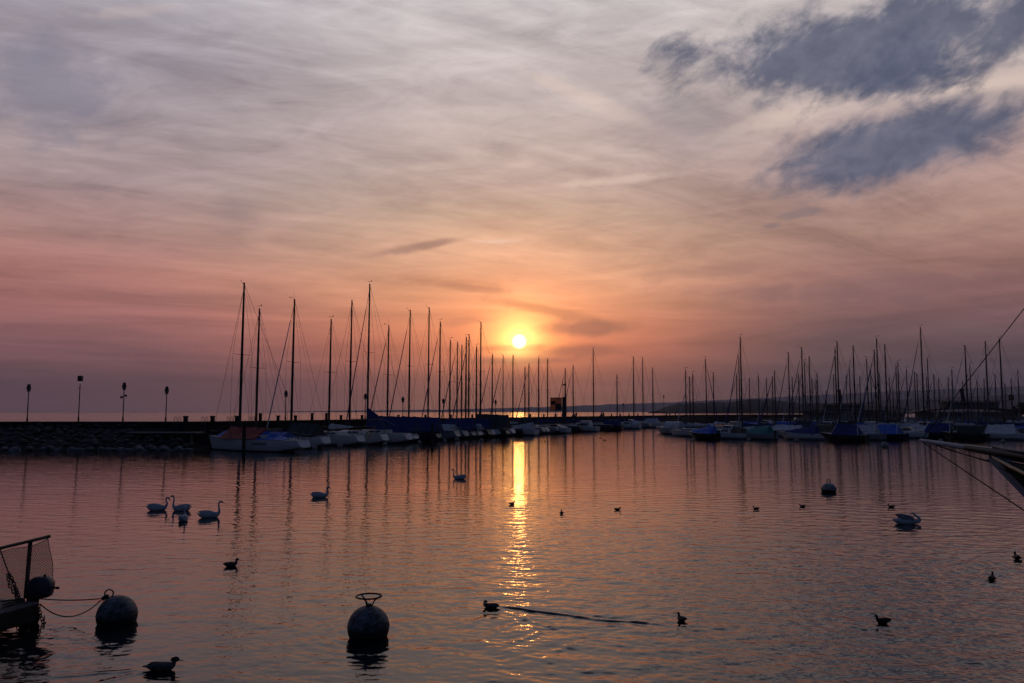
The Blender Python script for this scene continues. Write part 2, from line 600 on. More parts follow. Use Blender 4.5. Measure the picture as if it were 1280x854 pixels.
def make_water():
    nr, na = 1350, 940
    inv = np.linspace(1 / 10.2, 1 / 170.0, nr)
    r = np.concatenate([[0.5, 3.0, 6.0, 9.0], 1 / inv, [200, 260, 360, 520, 800, 1300, 2200, 4000, 7000, 11000, 17000]])
    ang = np.concatenate([np.linspace(rad(-39), rad(39), na), np.linspace(rad(39), rad(321), 58)[1:-1]])
    Rr, A = np.meshgrid(r, ang, indexing='ij')
    x = Rr * np.sin(A)
    y = Rr * np.cos(A)
    z = np.zeros_like(x)
    fine = (np.abs(A) <= rad(39.01)) & (Rr > 10) & (Rr < 171)
    dr = np.gradient(r)[:, None] * np.ones_like(A)
    # low frequency patches of calmer and livelier water
    def patch(k, ph, n=5):
        s_ = np.zeros_like(x)
        for _ in range(n):
            th = rng.uniform(0, 2 * PI)
            kk = k * rng.uniform(0.6, 1.6)
            s_ += np.sin(kk * (x * math.cos(th) + 0.6 * y * math.sin(th)) + rng.uniform(0, 6.28))
        return s_ / math.sqrt(n)
    calm = 1 / (1 + np.exp(-1.6 * patch(0.35, 0)))
    lively = (0.45 + 0.55 * np.clip((62 - Rr) / 40, 0, 1)) * (0.66 + 0.95 * np.clip((x / np.maximum(y, 1) + 0.20) / 0.55, 0, 1) * np.clip((46 - y) / 26, 0, 1) + 0.55 * calm)
    lam = np.exp(rng.uniform(math.log(0.16), math.log(1.15), 100))
    for L in lam:
        th = PI / 2 + rng.normal(0, 0.66 if L < 0.55 else 0.36)
        if rng.random() < 0.12:
            th = rng.uniform(0, PI)
        k = 2 * PI / L
        slope = 0.0058 * (L / 0.5) ** -0.15
        amp = slope / k
        fade = np.clip(L / (2.6 * dr) - 0.6, 0, 1)
        # slight bending of the crests keeps them from running straight through the picture
        z += amp * fade * np.sin(k * (x * math.cos(th) + y * math.sin(th)) + rng.uniform(0, 6.28)
                                 + 0.9 * np.sin(0.55 * x + rng.uniform(0, 6.28)) + 0.7 * np.sin(0.4 * y + 0.3 * x + rng.uniform(0, 6.28)))
    z *= lively
    z += wake(x, y) * np.clip(0.30 / dr, 0, 1)
    z *= fine
    nR, nA = x.shape
    co = np.stack([x, y, z], -1).reshape(-1, 3).astype(np.float32)
    idx = np.arange(nR * nA).reshape(nR, nA)
    a = idx[:-1, :]
    b = idx[1:, :]
    f = np.stack([a, b, np.roll(b, -1, 1), np.roll(a, -1, 1)], -1).reshape(-1, 4)
    me = bpy.data.meshes.new('lake_water')
    me.vertices.add(len(co))
    me.vertices.foreach_set('co', co.ravel())
    me.loops.add(f.size)
    me.loops.foreach_set('vertex_index', f.ravel().astype(np.int32))
    me.polygons.add(len(f))
    me.polygons.foreach_set('loop_start', np.arange(0, f.size, 4, dtype=np.int32))
    me.polygons.foreach_set('use_smooth', np.ones(len(f), dtype=bool))
    me.update(calc_edges=True)
    me.validate()
    o = bpy.data.objects.new('lake_water', me)
    COL.objects.link(o)
    tag(o, 'calm rippled lake water mirroring the sunset', None, None, 'structure')
    m = bpy.data.materials.new('lake_water')
    m.use_nodes = True
    nt = m.node_tree
    g = G(nt)
    bs = nt.nodes['Principled BSDF']
    bs.inputs['Base Color'].default_value = (0.006, 0.010, 0.014, 1)
    bs.inputs['Roughness'].default_value = 0.012
    bs.inputs['IOR'].default_value = 1.5
    bs.inputs['Specular Tint'].default_value = (1.0, 0.87, 0.83, 1)
    tc = nt.nodes.new('ShaderNodeTexCoord')
    ox, oy, oz = g.sep(X(g, tc.outputs['Object']))
    # open lake beyond the breakwater: wind-roughened
    g.put(bs.inputs['Roughness'], g.smooth(oy, 200.0, 420.0, 0.012, 0.15))
    w1 = g.noise(g.vec(ox * 1.3, oy * 3.8, 0.3), 1.0, 3.0, 0.5, 0.6)
    w2 = g.noise(g.vec(ox * 4.2, oy * 9.0, 4.3), 1.0, 2.0, 0.5, 0.4)
    big = g.noise(g.vec(ox * 0.05, oy * 0.09, 2.0), 1.0, 3.0, 0.5, 0.5)
    sw = g.noise(g.vec(ox * 0.35, oy * 0.9, 7.0), 1.0, 3.0, 0.5, 0.5)
    far = (oy * (-1 / 55.0)).exp() * 1.15 + 0.10
    # long-crested ripples of the open basin: they stretch reflections up and down but keep the masts' columns narrow
    wf = g.noise(g.vec(ox * 0.30, oy * 1.35, 5.1), 1.0, 3.0, 0.55, 0.5)
    wg = g.noise(g.vec(ox * 0.9, oy * 3.2, 9.1), 1.0, 3.0, 0.55, 0.5)
    hgt = ((w1 * 0.0090 + w2 * 0.0050) * g.smooth(big, 0.35, 0.62, 0.5, 1.3) + sw * 0.006) * far
    hgt = hgt + (wf * 0.036 + wg * 0.008) * g.smooth(oy, 20.0, 75.0, 0.12, 1.0)
    bn = nt.nodes.new('ShaderNodeBump')
    bn.inputs['Strength'].default_value = 1.0
    bn.inputs['Distance'].default_value = 1.0
    g.put(bn.inputs['Height'], hgt)
    nt.links.new(bn.outputs[0], bs.inputs['Normal'])
    me.materials.append(m)
    return o


make_water()


# ------------------------------------------------------------------ hills across the lake
def ridge(name, label, prof, D, depth, col, bump_h, seed, step=None, trees=0.0):
    """a wooded ridge: crest given by photo pixels (x, y) at distance D"""
    xs = [p[0] for p in prof]
    n = 260
    pts = []
    for i in range(n):
        px = xs[0] + (xs[-1] - xs[0]) * i / (n - 1)
        py = np.interp(px, xs, [p[1] for p in prof])
        q = P(px, py, D)
        pts.append(q)
    mb = MB()
    rows = [(-0.5, 0.0), (-0.42, 0.30), (-0.25, 0.68), (-0.08, 0.95), (0.0, 1.0), (0.15, 0.9), (0.6, 0.5), (1.0, -0.05)]
    rr = []
    for k, (dy, hz) in enumerate(rows):
        row = []
        for i, q in enumerate(pts):
            nn = mnoise.fractal(Vector((q.x * 0.004, k * 0.7, seed)), 0.9, 2.1, 5)
            tr = mnoise.noise(Vector((q.x * 0.030, k * 1.3, seed + 5))) + 0.6 * mnoise.noise(Vector((q.x * 0.08, k * 1.3, seed + 9)))
            h = max(0.0, q.z) * hz + (nn * bump_h + tr * trees) * (hz > 0.2)
            row.append((q.x, q.y + dy * depth + nn * depth * 0.05, max(h, -2.0) if hz > 0 else -2.0))
        rr.append(row)
    mb.rings(rr, cap=False, closed=False)
    o = mb.build(name, mat(name, col, 0.95, 0.4, 0.02))
    return tag(o, label, None, None, 'structure')


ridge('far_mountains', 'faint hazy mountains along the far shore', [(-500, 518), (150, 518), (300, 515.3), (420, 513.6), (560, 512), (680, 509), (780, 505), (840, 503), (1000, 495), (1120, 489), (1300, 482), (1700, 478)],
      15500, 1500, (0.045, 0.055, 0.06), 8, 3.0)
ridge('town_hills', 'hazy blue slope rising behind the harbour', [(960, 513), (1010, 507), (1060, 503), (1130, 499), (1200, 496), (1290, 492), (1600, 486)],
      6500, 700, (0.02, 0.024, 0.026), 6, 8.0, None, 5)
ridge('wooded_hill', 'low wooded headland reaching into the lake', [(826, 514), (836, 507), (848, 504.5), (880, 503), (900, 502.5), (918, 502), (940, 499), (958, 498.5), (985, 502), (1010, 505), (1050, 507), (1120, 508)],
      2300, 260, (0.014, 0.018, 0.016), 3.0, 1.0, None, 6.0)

# the shore on which the paddle steamers' landing stands
mb = MB()
q = [(62, 330), (90, 322), (160, 300), (330, 280), (420, 420), (60, 420)]
top = [(x, y, 1.3) for x, y in q]
bot = [(x - 1, y - 2, -1.5) for x, y in q]
mb.rings([bot, top])
tag(mb.build('harbour_shore', mat('shore_ground', (0.06, 0.06, 0.055), 0.9, 0.4, 0.5), None, False), 'low harbour shore behind the moored steamers', None, None, 'structure')

# ------------------------------------------------------------------ breakwater
BOW = Vector((-0.893, 0.45, 0)).normalized()       # the way the moored boats point
JD = Vector((0.45, 0.893, 0)).normalized()         # the way the breakwater runs
C0 = Vector((-27.6, 86.0, 0))                      # first berth
JW = C0 + BOW * 8.6


def wallpt(px, z=0.0):
    """point of the wall's inner top edge at photo column px"""
    k = (px - 640) / (FPX * 1.0047)
    if px < 252:
        return Vector((k * 90.0, 90.0, z))
    t = (k * JW.y - JW.x) / (JD.x - k * JD.y)
    return Vector((JW.x + JD.x * t, JW.y + JD.y * t, z))


WALL_H = 2.9
line = [Vector((-57.9, 90.0, 0)), Vector((-48, 90.0, 0)), JW + Vector((-1.5, 0.2, 0)), JW + JD * 4]
line += [JW + JD * t for t in range(20, 241, 20)]
line += [JW + JD * 240 + Vector((30, 30, 0)), JW + JD * 240 + Vector((75, 40, 0))]


def offs(i, d):
    a = line[max(i - 1, 0)]
    b = line[min(i + 1, len(line) - 1)]
    t = (b - a).normalized()
    return line[i] + Vector((-t.y, t.x, 0)) * d


bw = empty('breakwater', (-48, 90, 0), 0, 'long dark stone breakwater running behind the moored sailing boats', 'breakwater')


def strip(d0, d1, z0, z1, jit=0.0):
    mb = MB()
    rs = []
    for i in range(len(line)):
        a, b = offs(i, d0), offs(i, d1)
        rs.append([(a.x, a.y, z0), (b.x, b.y, z0), (b.x, b.y, z1), (a.x, a.y, z1)])
    mb.rings(rs)
    return mb


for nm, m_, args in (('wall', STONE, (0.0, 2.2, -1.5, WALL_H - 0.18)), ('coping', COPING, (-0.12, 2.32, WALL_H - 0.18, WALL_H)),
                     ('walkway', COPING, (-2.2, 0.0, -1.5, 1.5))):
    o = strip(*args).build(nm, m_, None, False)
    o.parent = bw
    o.matrix_parent_inverse = Matrix.Translation((-48, 90, 0)).inverted()
# landing ledge to the left of the first boat, on the wall
mb = MB()
mb.box((-38.0, 87.9, 1.72), (7.6, 2.6, 0.16), 0, 0.03)
for k in range(4):
    mb.box((-41.2 + 2.1 * k, 87.2, 0.7), (0.22, 0.22, 1.9))
o = mb.build('landing_stage', PLANK, None, False)
tag(o, 'low plank landing stage against the breakwater left of the first boat', 'landing stage')
mb = MB()  # light streak on smooth water, put in as a row of pale tubes
for k in range(5):
    mb.tube([(-42.2 + 1.75 * k, 83.5, 0.02), (-40.6 + 1.75 * k, 83.4, 0.02)], 0.11, 8)
o = mb.build('water_light_streak', mat('pale_light_streak', (0.35, 0.35, 0.36), 0.7, 0.4, 5), None)
tag(o, 'pale tubes standing for a light streak on the water before the rocks', 'boom')

# rip-rap slope: a dark core, every boulder on it a thing
mb = MB()
rs = []
for i in range(40):
    x = -74 + i * (74 - 33.6) / 39
    j = mnoise.noise(Vector((x * 0.4, 0, 2)))
    tp = min(1.0, (39 - i) / 5.0)
    rs.append([(x, 91, -1.5), (x, 82.6 + j * .4, -1.5), (x, 83.4 + j * .4 + 4 * (1 - tp), 0.05), (x, 89.5, .1 + 2.0 * tp), (x, 91, .1 + 2.2 * tp)])
mb.rings(rs)
tag(mb.build('rubble_slope', STONE), 'dark rubble slope under the boulders of the breakwater', 'slope')


def rock_mesh(seed, m):
    mb = MB()
    nu, nv = 9, 6
    rs = []
    sx, sy, sz = 1.0, random.uniform(.6, .9), random.uniform(.4, .6)
    pl = [Vector((random.gauss(0, 1), random.gauss(0, 1), random.gauss(0, 1))).normalized() for _ in range(9)]
    for i in range(nv + 1):
        t = PI * i / nv
        qq = max(math.sin(t), 0.03)
        row = []
        for k in range(nu):
            d = Vector((qq * math.cos(2 * PI * k / nu), qq * math.sin(2 * PI * k / nu), -math.cos(t)))
            r = 1.0
            for p_ in pl:
                dd = d.dot(p_)
                if dd > 0.72:
                    r = min(r, 0.72 / dd)
            r *= 1 + 0.12 * mnoise.noise(d * 2 + Vector((seed, 0, 0)))
            row.append((d.x * r * sx, d.y * r * sy, d.z * r * sz))
        rs.append(row)
    mb.rings(rs)
    o = mb.build('boulder', m, None, False)
    return o


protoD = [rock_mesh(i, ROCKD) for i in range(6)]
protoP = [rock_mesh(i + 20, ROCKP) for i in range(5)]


def put_rock(src, first, loc, s_, label, group):
    o = src if first else src.copy()
    if not first:
        COL.objects.link(o)
    o.location = loc
    o.scale = (s_ * random.uniform(.9, 1.25), s_, s_ * random.uniform(.8, 1.1))
    o.rotation_euler = (random.uniform(-.4, .4), random.uniform(-.4, .4), random.uniform(0, 6.28))
    tag(o, label, 'boulder', group)


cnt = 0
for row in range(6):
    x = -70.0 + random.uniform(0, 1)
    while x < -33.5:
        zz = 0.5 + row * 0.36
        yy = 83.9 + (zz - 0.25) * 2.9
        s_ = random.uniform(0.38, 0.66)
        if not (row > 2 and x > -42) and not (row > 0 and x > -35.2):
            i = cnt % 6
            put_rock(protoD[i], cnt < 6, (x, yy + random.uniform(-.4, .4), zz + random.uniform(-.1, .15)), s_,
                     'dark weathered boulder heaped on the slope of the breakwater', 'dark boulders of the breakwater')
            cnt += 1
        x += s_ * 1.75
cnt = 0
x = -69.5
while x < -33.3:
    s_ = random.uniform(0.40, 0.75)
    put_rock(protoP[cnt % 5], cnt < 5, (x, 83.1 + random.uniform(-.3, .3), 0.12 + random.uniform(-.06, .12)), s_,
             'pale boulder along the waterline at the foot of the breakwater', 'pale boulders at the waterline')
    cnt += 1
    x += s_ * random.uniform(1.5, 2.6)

# end of the mole beyond the wall, left
mb = MB()
rs = []
for i in range(14):
    x = -57.9 - i * 1.6
    zt = 2.35 - 0.02 * i + 0.15 * mnoise.noise(Vector((i * .9, 3, 1)))
    rs.append([(x, 93, -1), (x, 89.2, -1), (x, 89.6, zt - .3), (x, 91, zt), (x, 93, zt - .3)])
mb.rings(rs)
tag(mb.build('mole_end', STONE, None, False), 'low stone end of the mole left of the wall', 'mole')

# ------------------------------------------------------------------ haze over the lake
mb = MB()
mb.box((0, 8400, 349), (44000, 19200, 700))
hz = mb.build('haze', bpy.data.materials.new('haze'), None, False)
tag(hz, 'thin evening haze over the lake', None, None, 'stuff')
hm = hz.data.materials[0]
hm.use_nodes = True
hm.node_tree.nodes.clear()
vo = hm.node_tree.nodes.new('ShaderNodeVolumePrincipled')
vo.inputs['Color'].default_value = (0.92, 0.86, 0.96, 1)
vo.inputs['Density'].default_value = 8e-5
ho = hm.node_tree.nodes.new('ShaderNodeOutputMaterial')
hm.node_tree.links.new(vo.outputs[0], ho.inputs['Volume'])

# ================================================================== BOATS
def hull_mb(L, B, F, tw=0.72, rake=0.5, stern=0.35, sheer=0.18, draft=0.35, n=15, ov=0.0):
    mb = MB()
    rs = []
    for i in range(n):
        u = i / (n - 1)
        if u < 0.42:
            w = tw + (1 - tw) * math.sin(PI / 2 * u / 0.42)
        else:
            w = max(0.02, 1 - ((u - 0.42) / 0.58) ** 2.1)
        w *= B / 2
        zs = F * (1 + sheer * (2 * u - 0.7) ** 2 * (1 if u > .35 else .4))
        dk = draft * (1 - 0.6 * abs(2 * u - 1) ** 3)
        lift = ov * F * max(0.0, 1 - u / .22) ** 1.5
        prof = [(1.0, zs), (0.985, zs * .62), (0.93, zs * .25), (0.82, -0.02), (0.45, -dk * .7), (0.0, -dk)]
        x0 = (u - 0.5) * L
        ring = []
        for sgn, pr in ((1, prof), (-1, prof[-2::-1])):
            for wy, z in pr:
                z = max(z, -draft) if lift <= 0 else lift + (z + dk) * (zs - lift) / (zs + dk)
                fl = 1 - 0.25 * (u ** 3) * (1 - max(z, 0) / F)
                x = x0 + rake * (z / F - 1) * u ** 5 + stern * (max(z, 0) / F) * (1 - u) ** 6
                ring.append((x, sgn * w * wy * fl, z))
        rs.append(ring)
    mb.cur = 0
    mb.rings(rs, cap=True)
    return mb, rs


def finish_hull(root, mb, rs, mh, md):
    """topsides, deck edge, rub rail"""
    h = mb.build('hull', mh, root)
    d = MB()
    rows = []
    for r in rs:
        a, b = Vector(r[0]), Vector(r[-1])
        m = (a + b) / 2 + Vector((0, 0, 0.05 * (a - b).length / 2))
        rows.append([a + Vector((0, 0, .015)), m, b + Vector((0, 0, .015))])
    d.rings(rows, cap=False, closed=False)
    d.build('deck', md, root)
    return h


def sheer_at(rs, x):
    """(half beam, height) of the sheer at station x"""
    for a, b in zip(rs[:-1], rs[1:]):
        if a[0][0] <= x <= b[0][0]:
            t = (x - a[0][0]) / max(1e-6, b[0][0] - a[0][0])
            return a[0][1] + (b[0][1] - a[0][1]) * t, a[0][2] + (b[0][2] - a[0][2]) * t
    return (rs[0][0][1], rs[0][0][2]) if x < rs[0][0][0] else (rs[-1][0][1], rs[-1][0][2])


def cabin_mb(x0, x1, w0, w1, z0, h, fr=0.5, br=0.15):
    """coachroof: tapered box with sloping front and rounded top edges"""
    mb = MB()
    rs = []
    for dx, zz, k in ((0, 0, 1.0), (0, .75, .93), (0.02, .93, .86), (0.05, 1.0, .70)):
        f = fr * zz
        b = br * zz
        xa, xb = x0 + b + dx, x1 - f - dx
        rs.append([(xa, -w0 * k, z0 + h * zz), (xb, -w1 * k, z0 + h * zz * .92), (xb + .06 * (1 - zz), 0, z0 + h * zz * .94),
                   (xb, w1 * k, z0 + h * zz * .92), (xa, w0 * k, z0 + h * zz), (xa, 0, z0 + h * zz * 1.04)])
    return mb.rings(rs)


def windows(root, x0, x1, w, z, h, n, nm='window'):
    for sgn in (-1, 1):
        mb = MB()
        L = (x1 - x0) / n
        for k in range(n):
            mb.box((x0 + L * (k + .5), sgn * w, z), (L * .82, 0.03, h), 0, 0.01)
        mb.build(nm, GLASS, root)


def tent_mb(x0, x1, zr0, zr1, w0, w1, zb, seed, closed=True, flat=0.0, drop=0.10, splay=0.0):
    """cloth cover over a ridge, wrinkled and slightly slack between its ropes"""
    mb = MB()
    n, m = 12, 11
    rs = []
    for i in range(n + 1):
        u = i / n
        x = x0 + (x1 - x0) * u
        zr = zr0 + (zr1 - zr0) * u - drop * math.sin(PI * ((u * 3) % 1)) * 0.5
        w = w0 + (w1 - w0) * u
        ring = []
        for k in range(m):
            v = k / (m - 1) * 2 - 1
            a = abs(v)
            hh = (1 - a ** (1.0 + flat)) if flat == 0 else (1 - a ** (1 + flat * 2))
            z = zb + (zr - zb) * hh - 0.06 * math.sin(PI * a) * (zr - zb) * (1 if flat < .5 else 0)
            nz = mnoise.noise(Vector((x * 1.3, v * 2.2, seed))) * 0.07 + mnoise.noise(Vector((x * 3.5, v * 1.2, seed + 3))) * .035
            xo = splay * (2 * u - 1) ** 3 * (1 - hh)
            ring.append((x + nz * .3 + xo, v * w + nz, z + nz * (1 - a * .5)))
        rs.append(ring)
    mb.rings(rs, cap=False, closed=False)
    if closed:
        for r in (rs[0], rs[-1]):
            c = Vector((r[0][0], 0, zb))
            b = len(mb.v)
            mb.v.extend([c] + [Vector(p) for p in r])
            for k in range(m - 1):
                mb._face((b, b + 1 + k, b + 2 + k))
    return mb


def rail(root, pts, post_z, nm, r=0.022):
    mb = MB()
    mb.tube(pts, r, 5)
    for p in pts[::max(1, len(pts) // 4)]:
        mb.tube([(p[0], p[1], p[2]), (p[0], p[1], post_z)], r, 5)
    mb.build(nm, STEEL, root)


def rigging(root, L, B, F, mx, H, rmast=0.085, mm=None, furled=True, boom=True, cover=None, spr=1, vane=0, backstay=True, wire=0.013, boom_len=0.40, head=0.97):
    """mast with its spreaders, boom, sail cover and stays; H is the mast head's height above the water"""
    mm = mm or ALU
    mb = MB()
    zb = F * 0.9
    mb.tube([(mx, 0, zb), (mx - .02, 0, zb + (H - zb) * .5), (mx - .05, 0, H)], [rmast, rmast * .97, rmast * .62], 8)
    mast = mb.build('mast', mm, root)
    mast_sub = []
    for k in range(spr):
        zz = zb + (H - zb) * ((k + 1) / (spr + 1) + (.04 if spr == 1 else 0))
        sb = MB()
        wd = B * (.40 if spr == 1 else (.42 - .1 * k))
        sb.tube([(mx - .12, -wd, zz + .05), (mx, 0, zz), (mx - .12, wd, zz + .05)], [.018, .03, .018], 5)
        o = sb.build('spreader', mm, mast)
        mast_sub.append(o)
    if vane:
        vb = MB()
        t = H
        if vane == 1:
            vb.tube([(mx, 0, t), (mx, 0, t + .32)], .014, 5)
            vb.tube([(mx - .30, 0, t + .30), (mx + .30, 0, t + .34)], .016, 5)
            vb.box((mx - .34, 0, t + .36), (.16, .01, .13))
        elif vane == 2:
            vb.tube([(mx, 0, t), (mx + .02, 0, t + .95)], .010, 5)
            vb.tube([(mx, 0, t), (mx + .35, 0, t + .22), (mx + .62, 0, t + .22)], .016, 5)
            vb.sphere((mx + .62, 0, t + .26), .07, 8, 6)
        else:
            vb.box((mx + .02, 0, t + .02), (.34, .10, .09), 0, .02)
            vb.tube([(mx + .3, 0, t + .03), (mx + .42, 0, t + .34)], .014, 5)
            vb.tube([(mx + .26, .0, t + .36), (mx + .6, 0, t + .32)], .014, 5)
        vb.build('wind_vane', DALU, mast)
    if boom:
        z = F + 0.85
        bl = L * boom_len
        bb = MB()
        bb.tube([(mx - .1, 0, z), (mx - bl, 0, z + .08)], .055, 8)
        bo = bb.build('boom', mm, root)
        if cover:
            cb = MB()
            rs = []
            for i in range(10):
                u = i / 9
                hgt = (.42 * (1 - u) ** 1.2 + .13) * (1.0 if i else .5)
                wid = .15 * (1 - u * .4)
                x = mx - .02 - bl * u * .98
                cz = z + .08 * u + hgt * .35
                rs.append([(x, wid * math.cos(q), cz + hgt * .75 * math.sin(q) + .02 * mnoise.noise(Vector((x * 3, q, H)))) for q in (2 * PI * k / 10 for k in range(10))])
            rs.insert(0, [(mx + .10, .05 * math.cos(2 * PI * k / 10), z + .55 + .5 * math.sin(2 * PI * k / 10)) for k in range(10)])
            cb.rings(rs)
            cb.build('sail_cover', CLOTH[cover], bo)
    zd = F * 1.12
    hd = (mx - .04, 0, zb + (H - zb) * head)
    fore = [hd, (L * .48, 0, zd)]
    sb = MB()
    if furled:
        a, b = Vector(fore[0]), Vector(fore[1])
        sb.tube([a, a.lerp(b, .12), a.lerp(b, .16), a.lerp(b, .6), a.lerp(b, .93), a.lerp(b, .95), b], [wire, wire, .045, .065, .075, wire, wire], 6)
        sb.build('furled_jib', CLOTH['white'] if furled == 2 else CLOTH['navy blue'], root)
    else:
        sb.tube(fore, wire, 4)
        sb.build('forestay', WIRE, root)
    if backstay:
        sb = MB()
        sb.tube([(mx - .05, 0, H - .05), (-L * .47, 0, F)], wire * .9, 4)
        sb.build('backstay', WIRE, root)
    sb = MB()
    sb.tube([(mx - .09, 0.03, H - .1), (mx - .28, 0.1, F + .3)], wire * .6, 4)
    sb.build('halyard', WIRE, root)
    if boom:
        sb = MB()
        sb.tube([(mx - .06, 0, H - .1), (mx - L * boom_len, 0, F + .95)], wire * .6, 4)
        sb.build('topping_lift', WIRE, root)
    for sgn in (-1, 1):
        sb = MB()
        w = B * .44
        zz = zb + (H - zb) * (.54 if spr == 1 else .4)
        sb.tube([(mx - .03, 0, H - .4), (mx - .12, sgn * B * .40 if spr else sgn * w * .5, zz + .05), (mx - .15, sgn * w, F)], wire * .8, 4)
        sb.tube([(mx - .02, 0, zz - .15), (mx - .35, sgn * w, F)], wire * .7, 4)
        sb.build('shroud', WIRE, root)
    return mast


def sailboat(loc, rz, label, group, L=9.0, B=2.8, F=1.0, H=14.0, mh=None, md=None, cover='navy blue', tent=None, furled=True, spr=1, vane=1,
             mm=None, rmast=.085, cabin=True, wire=0.013, mx=None, name=None, tent_rng=(-.42, .05), tent_h=1.15, detail=2):
    root = empty('sailing_boat', loc, rz, label, 'sailing boat', group)
    mh = mh or WHITE
    mb, rs = hull_mb(L, B, F, tw=.50, stern=.7, ov=.42, n=19)
    hull = finish_hull(root, mb, rs, mh, md or DECK)
    mx = .08 * L if mx is None else mx
    if cabin:
        ch = .36 + .012 * L
        cabin_mb(-.16 * L, .26 * L, B * .34, B * .24, F * .98, ch, .9, .1).build('cabin', DECK if mh is not WHITE else mh, root)
        if detail > 1:
            windows(root, -.12 * L, .14 * L, B * .325, F + ch * .52, ch * .34, 3)
    rigging(root, L, B, F, mx, H, rmast, mm, furled, True, None if tent else cover, spr, vane, True, wire)
    if tent:
        cl, za = tent if isinstance(tent, tuple) else (tent, tent_h)
        a, b = tent_rng
        tent_mb(a * L, b * L, F + za * .92, F + za, B * .47, B * .50, F + .12, hash(label) % 97).build('tarpaulin', CLOTH[cl], root)
    if detail > 1:
        hb, zz = sheer_at(rs, L * .42)
        rail(root, [(L * .36, hb * 1.5, zz + .55), (L * .44, hb * .9, zz + .6), (L * .5, 0, zz + .62), (L * .44, -hb * .9, zz + .6), (L * .36, -hb * 1.5, zz + .55)], F * 1.05, 'pulpit')
        hb, zz = sheer_at(rs, -L * .4)
        rail(root, [(-L * .38, hb * .95, zz + .55), (-L * .46, hb * .8, zz + .55), (-L * .47, -hb * .8, zz + .55), (-L * .38, -hb * .95, zz + .55)], F, 'pushpit')
    if name:
        cu = bpy.data.curves.new('boat_name', 'FONT')
        cu.body = name
        cu.size = .42
        cu.align_x = 'CENTER'
        cu.extrude = .004
        tmp = bpy.data.objects.new('tmp', cu)
        COL.objects.link(tmp)
        me = bpy.data.meshes.new_from_object(tmp.evaluated_get(bpy.context.evaluated_depsgraph_get()))
        bpy.data.objects.remove(tmp)
        me.materials.clear()
        me.materials.append(GLASS)
        hb, zz = sheer_at(rs, -L * .14)
        ha, hc = sheer_at(rs, -L * .24)[0], sheer_at(rs, -L * .04)[0]
        o = bpy.data.objects.new('boat_name', me)
        COL.objects.link(o)
        o.parent = root
        # on the port side, which faces the harbour basin
        o.location = (-L * .14, hb + .03, zz * .60)
        o.rotation_euler = (PI / 2, 0, PI + math.atan2(hc - ha, L * .20))
    return root


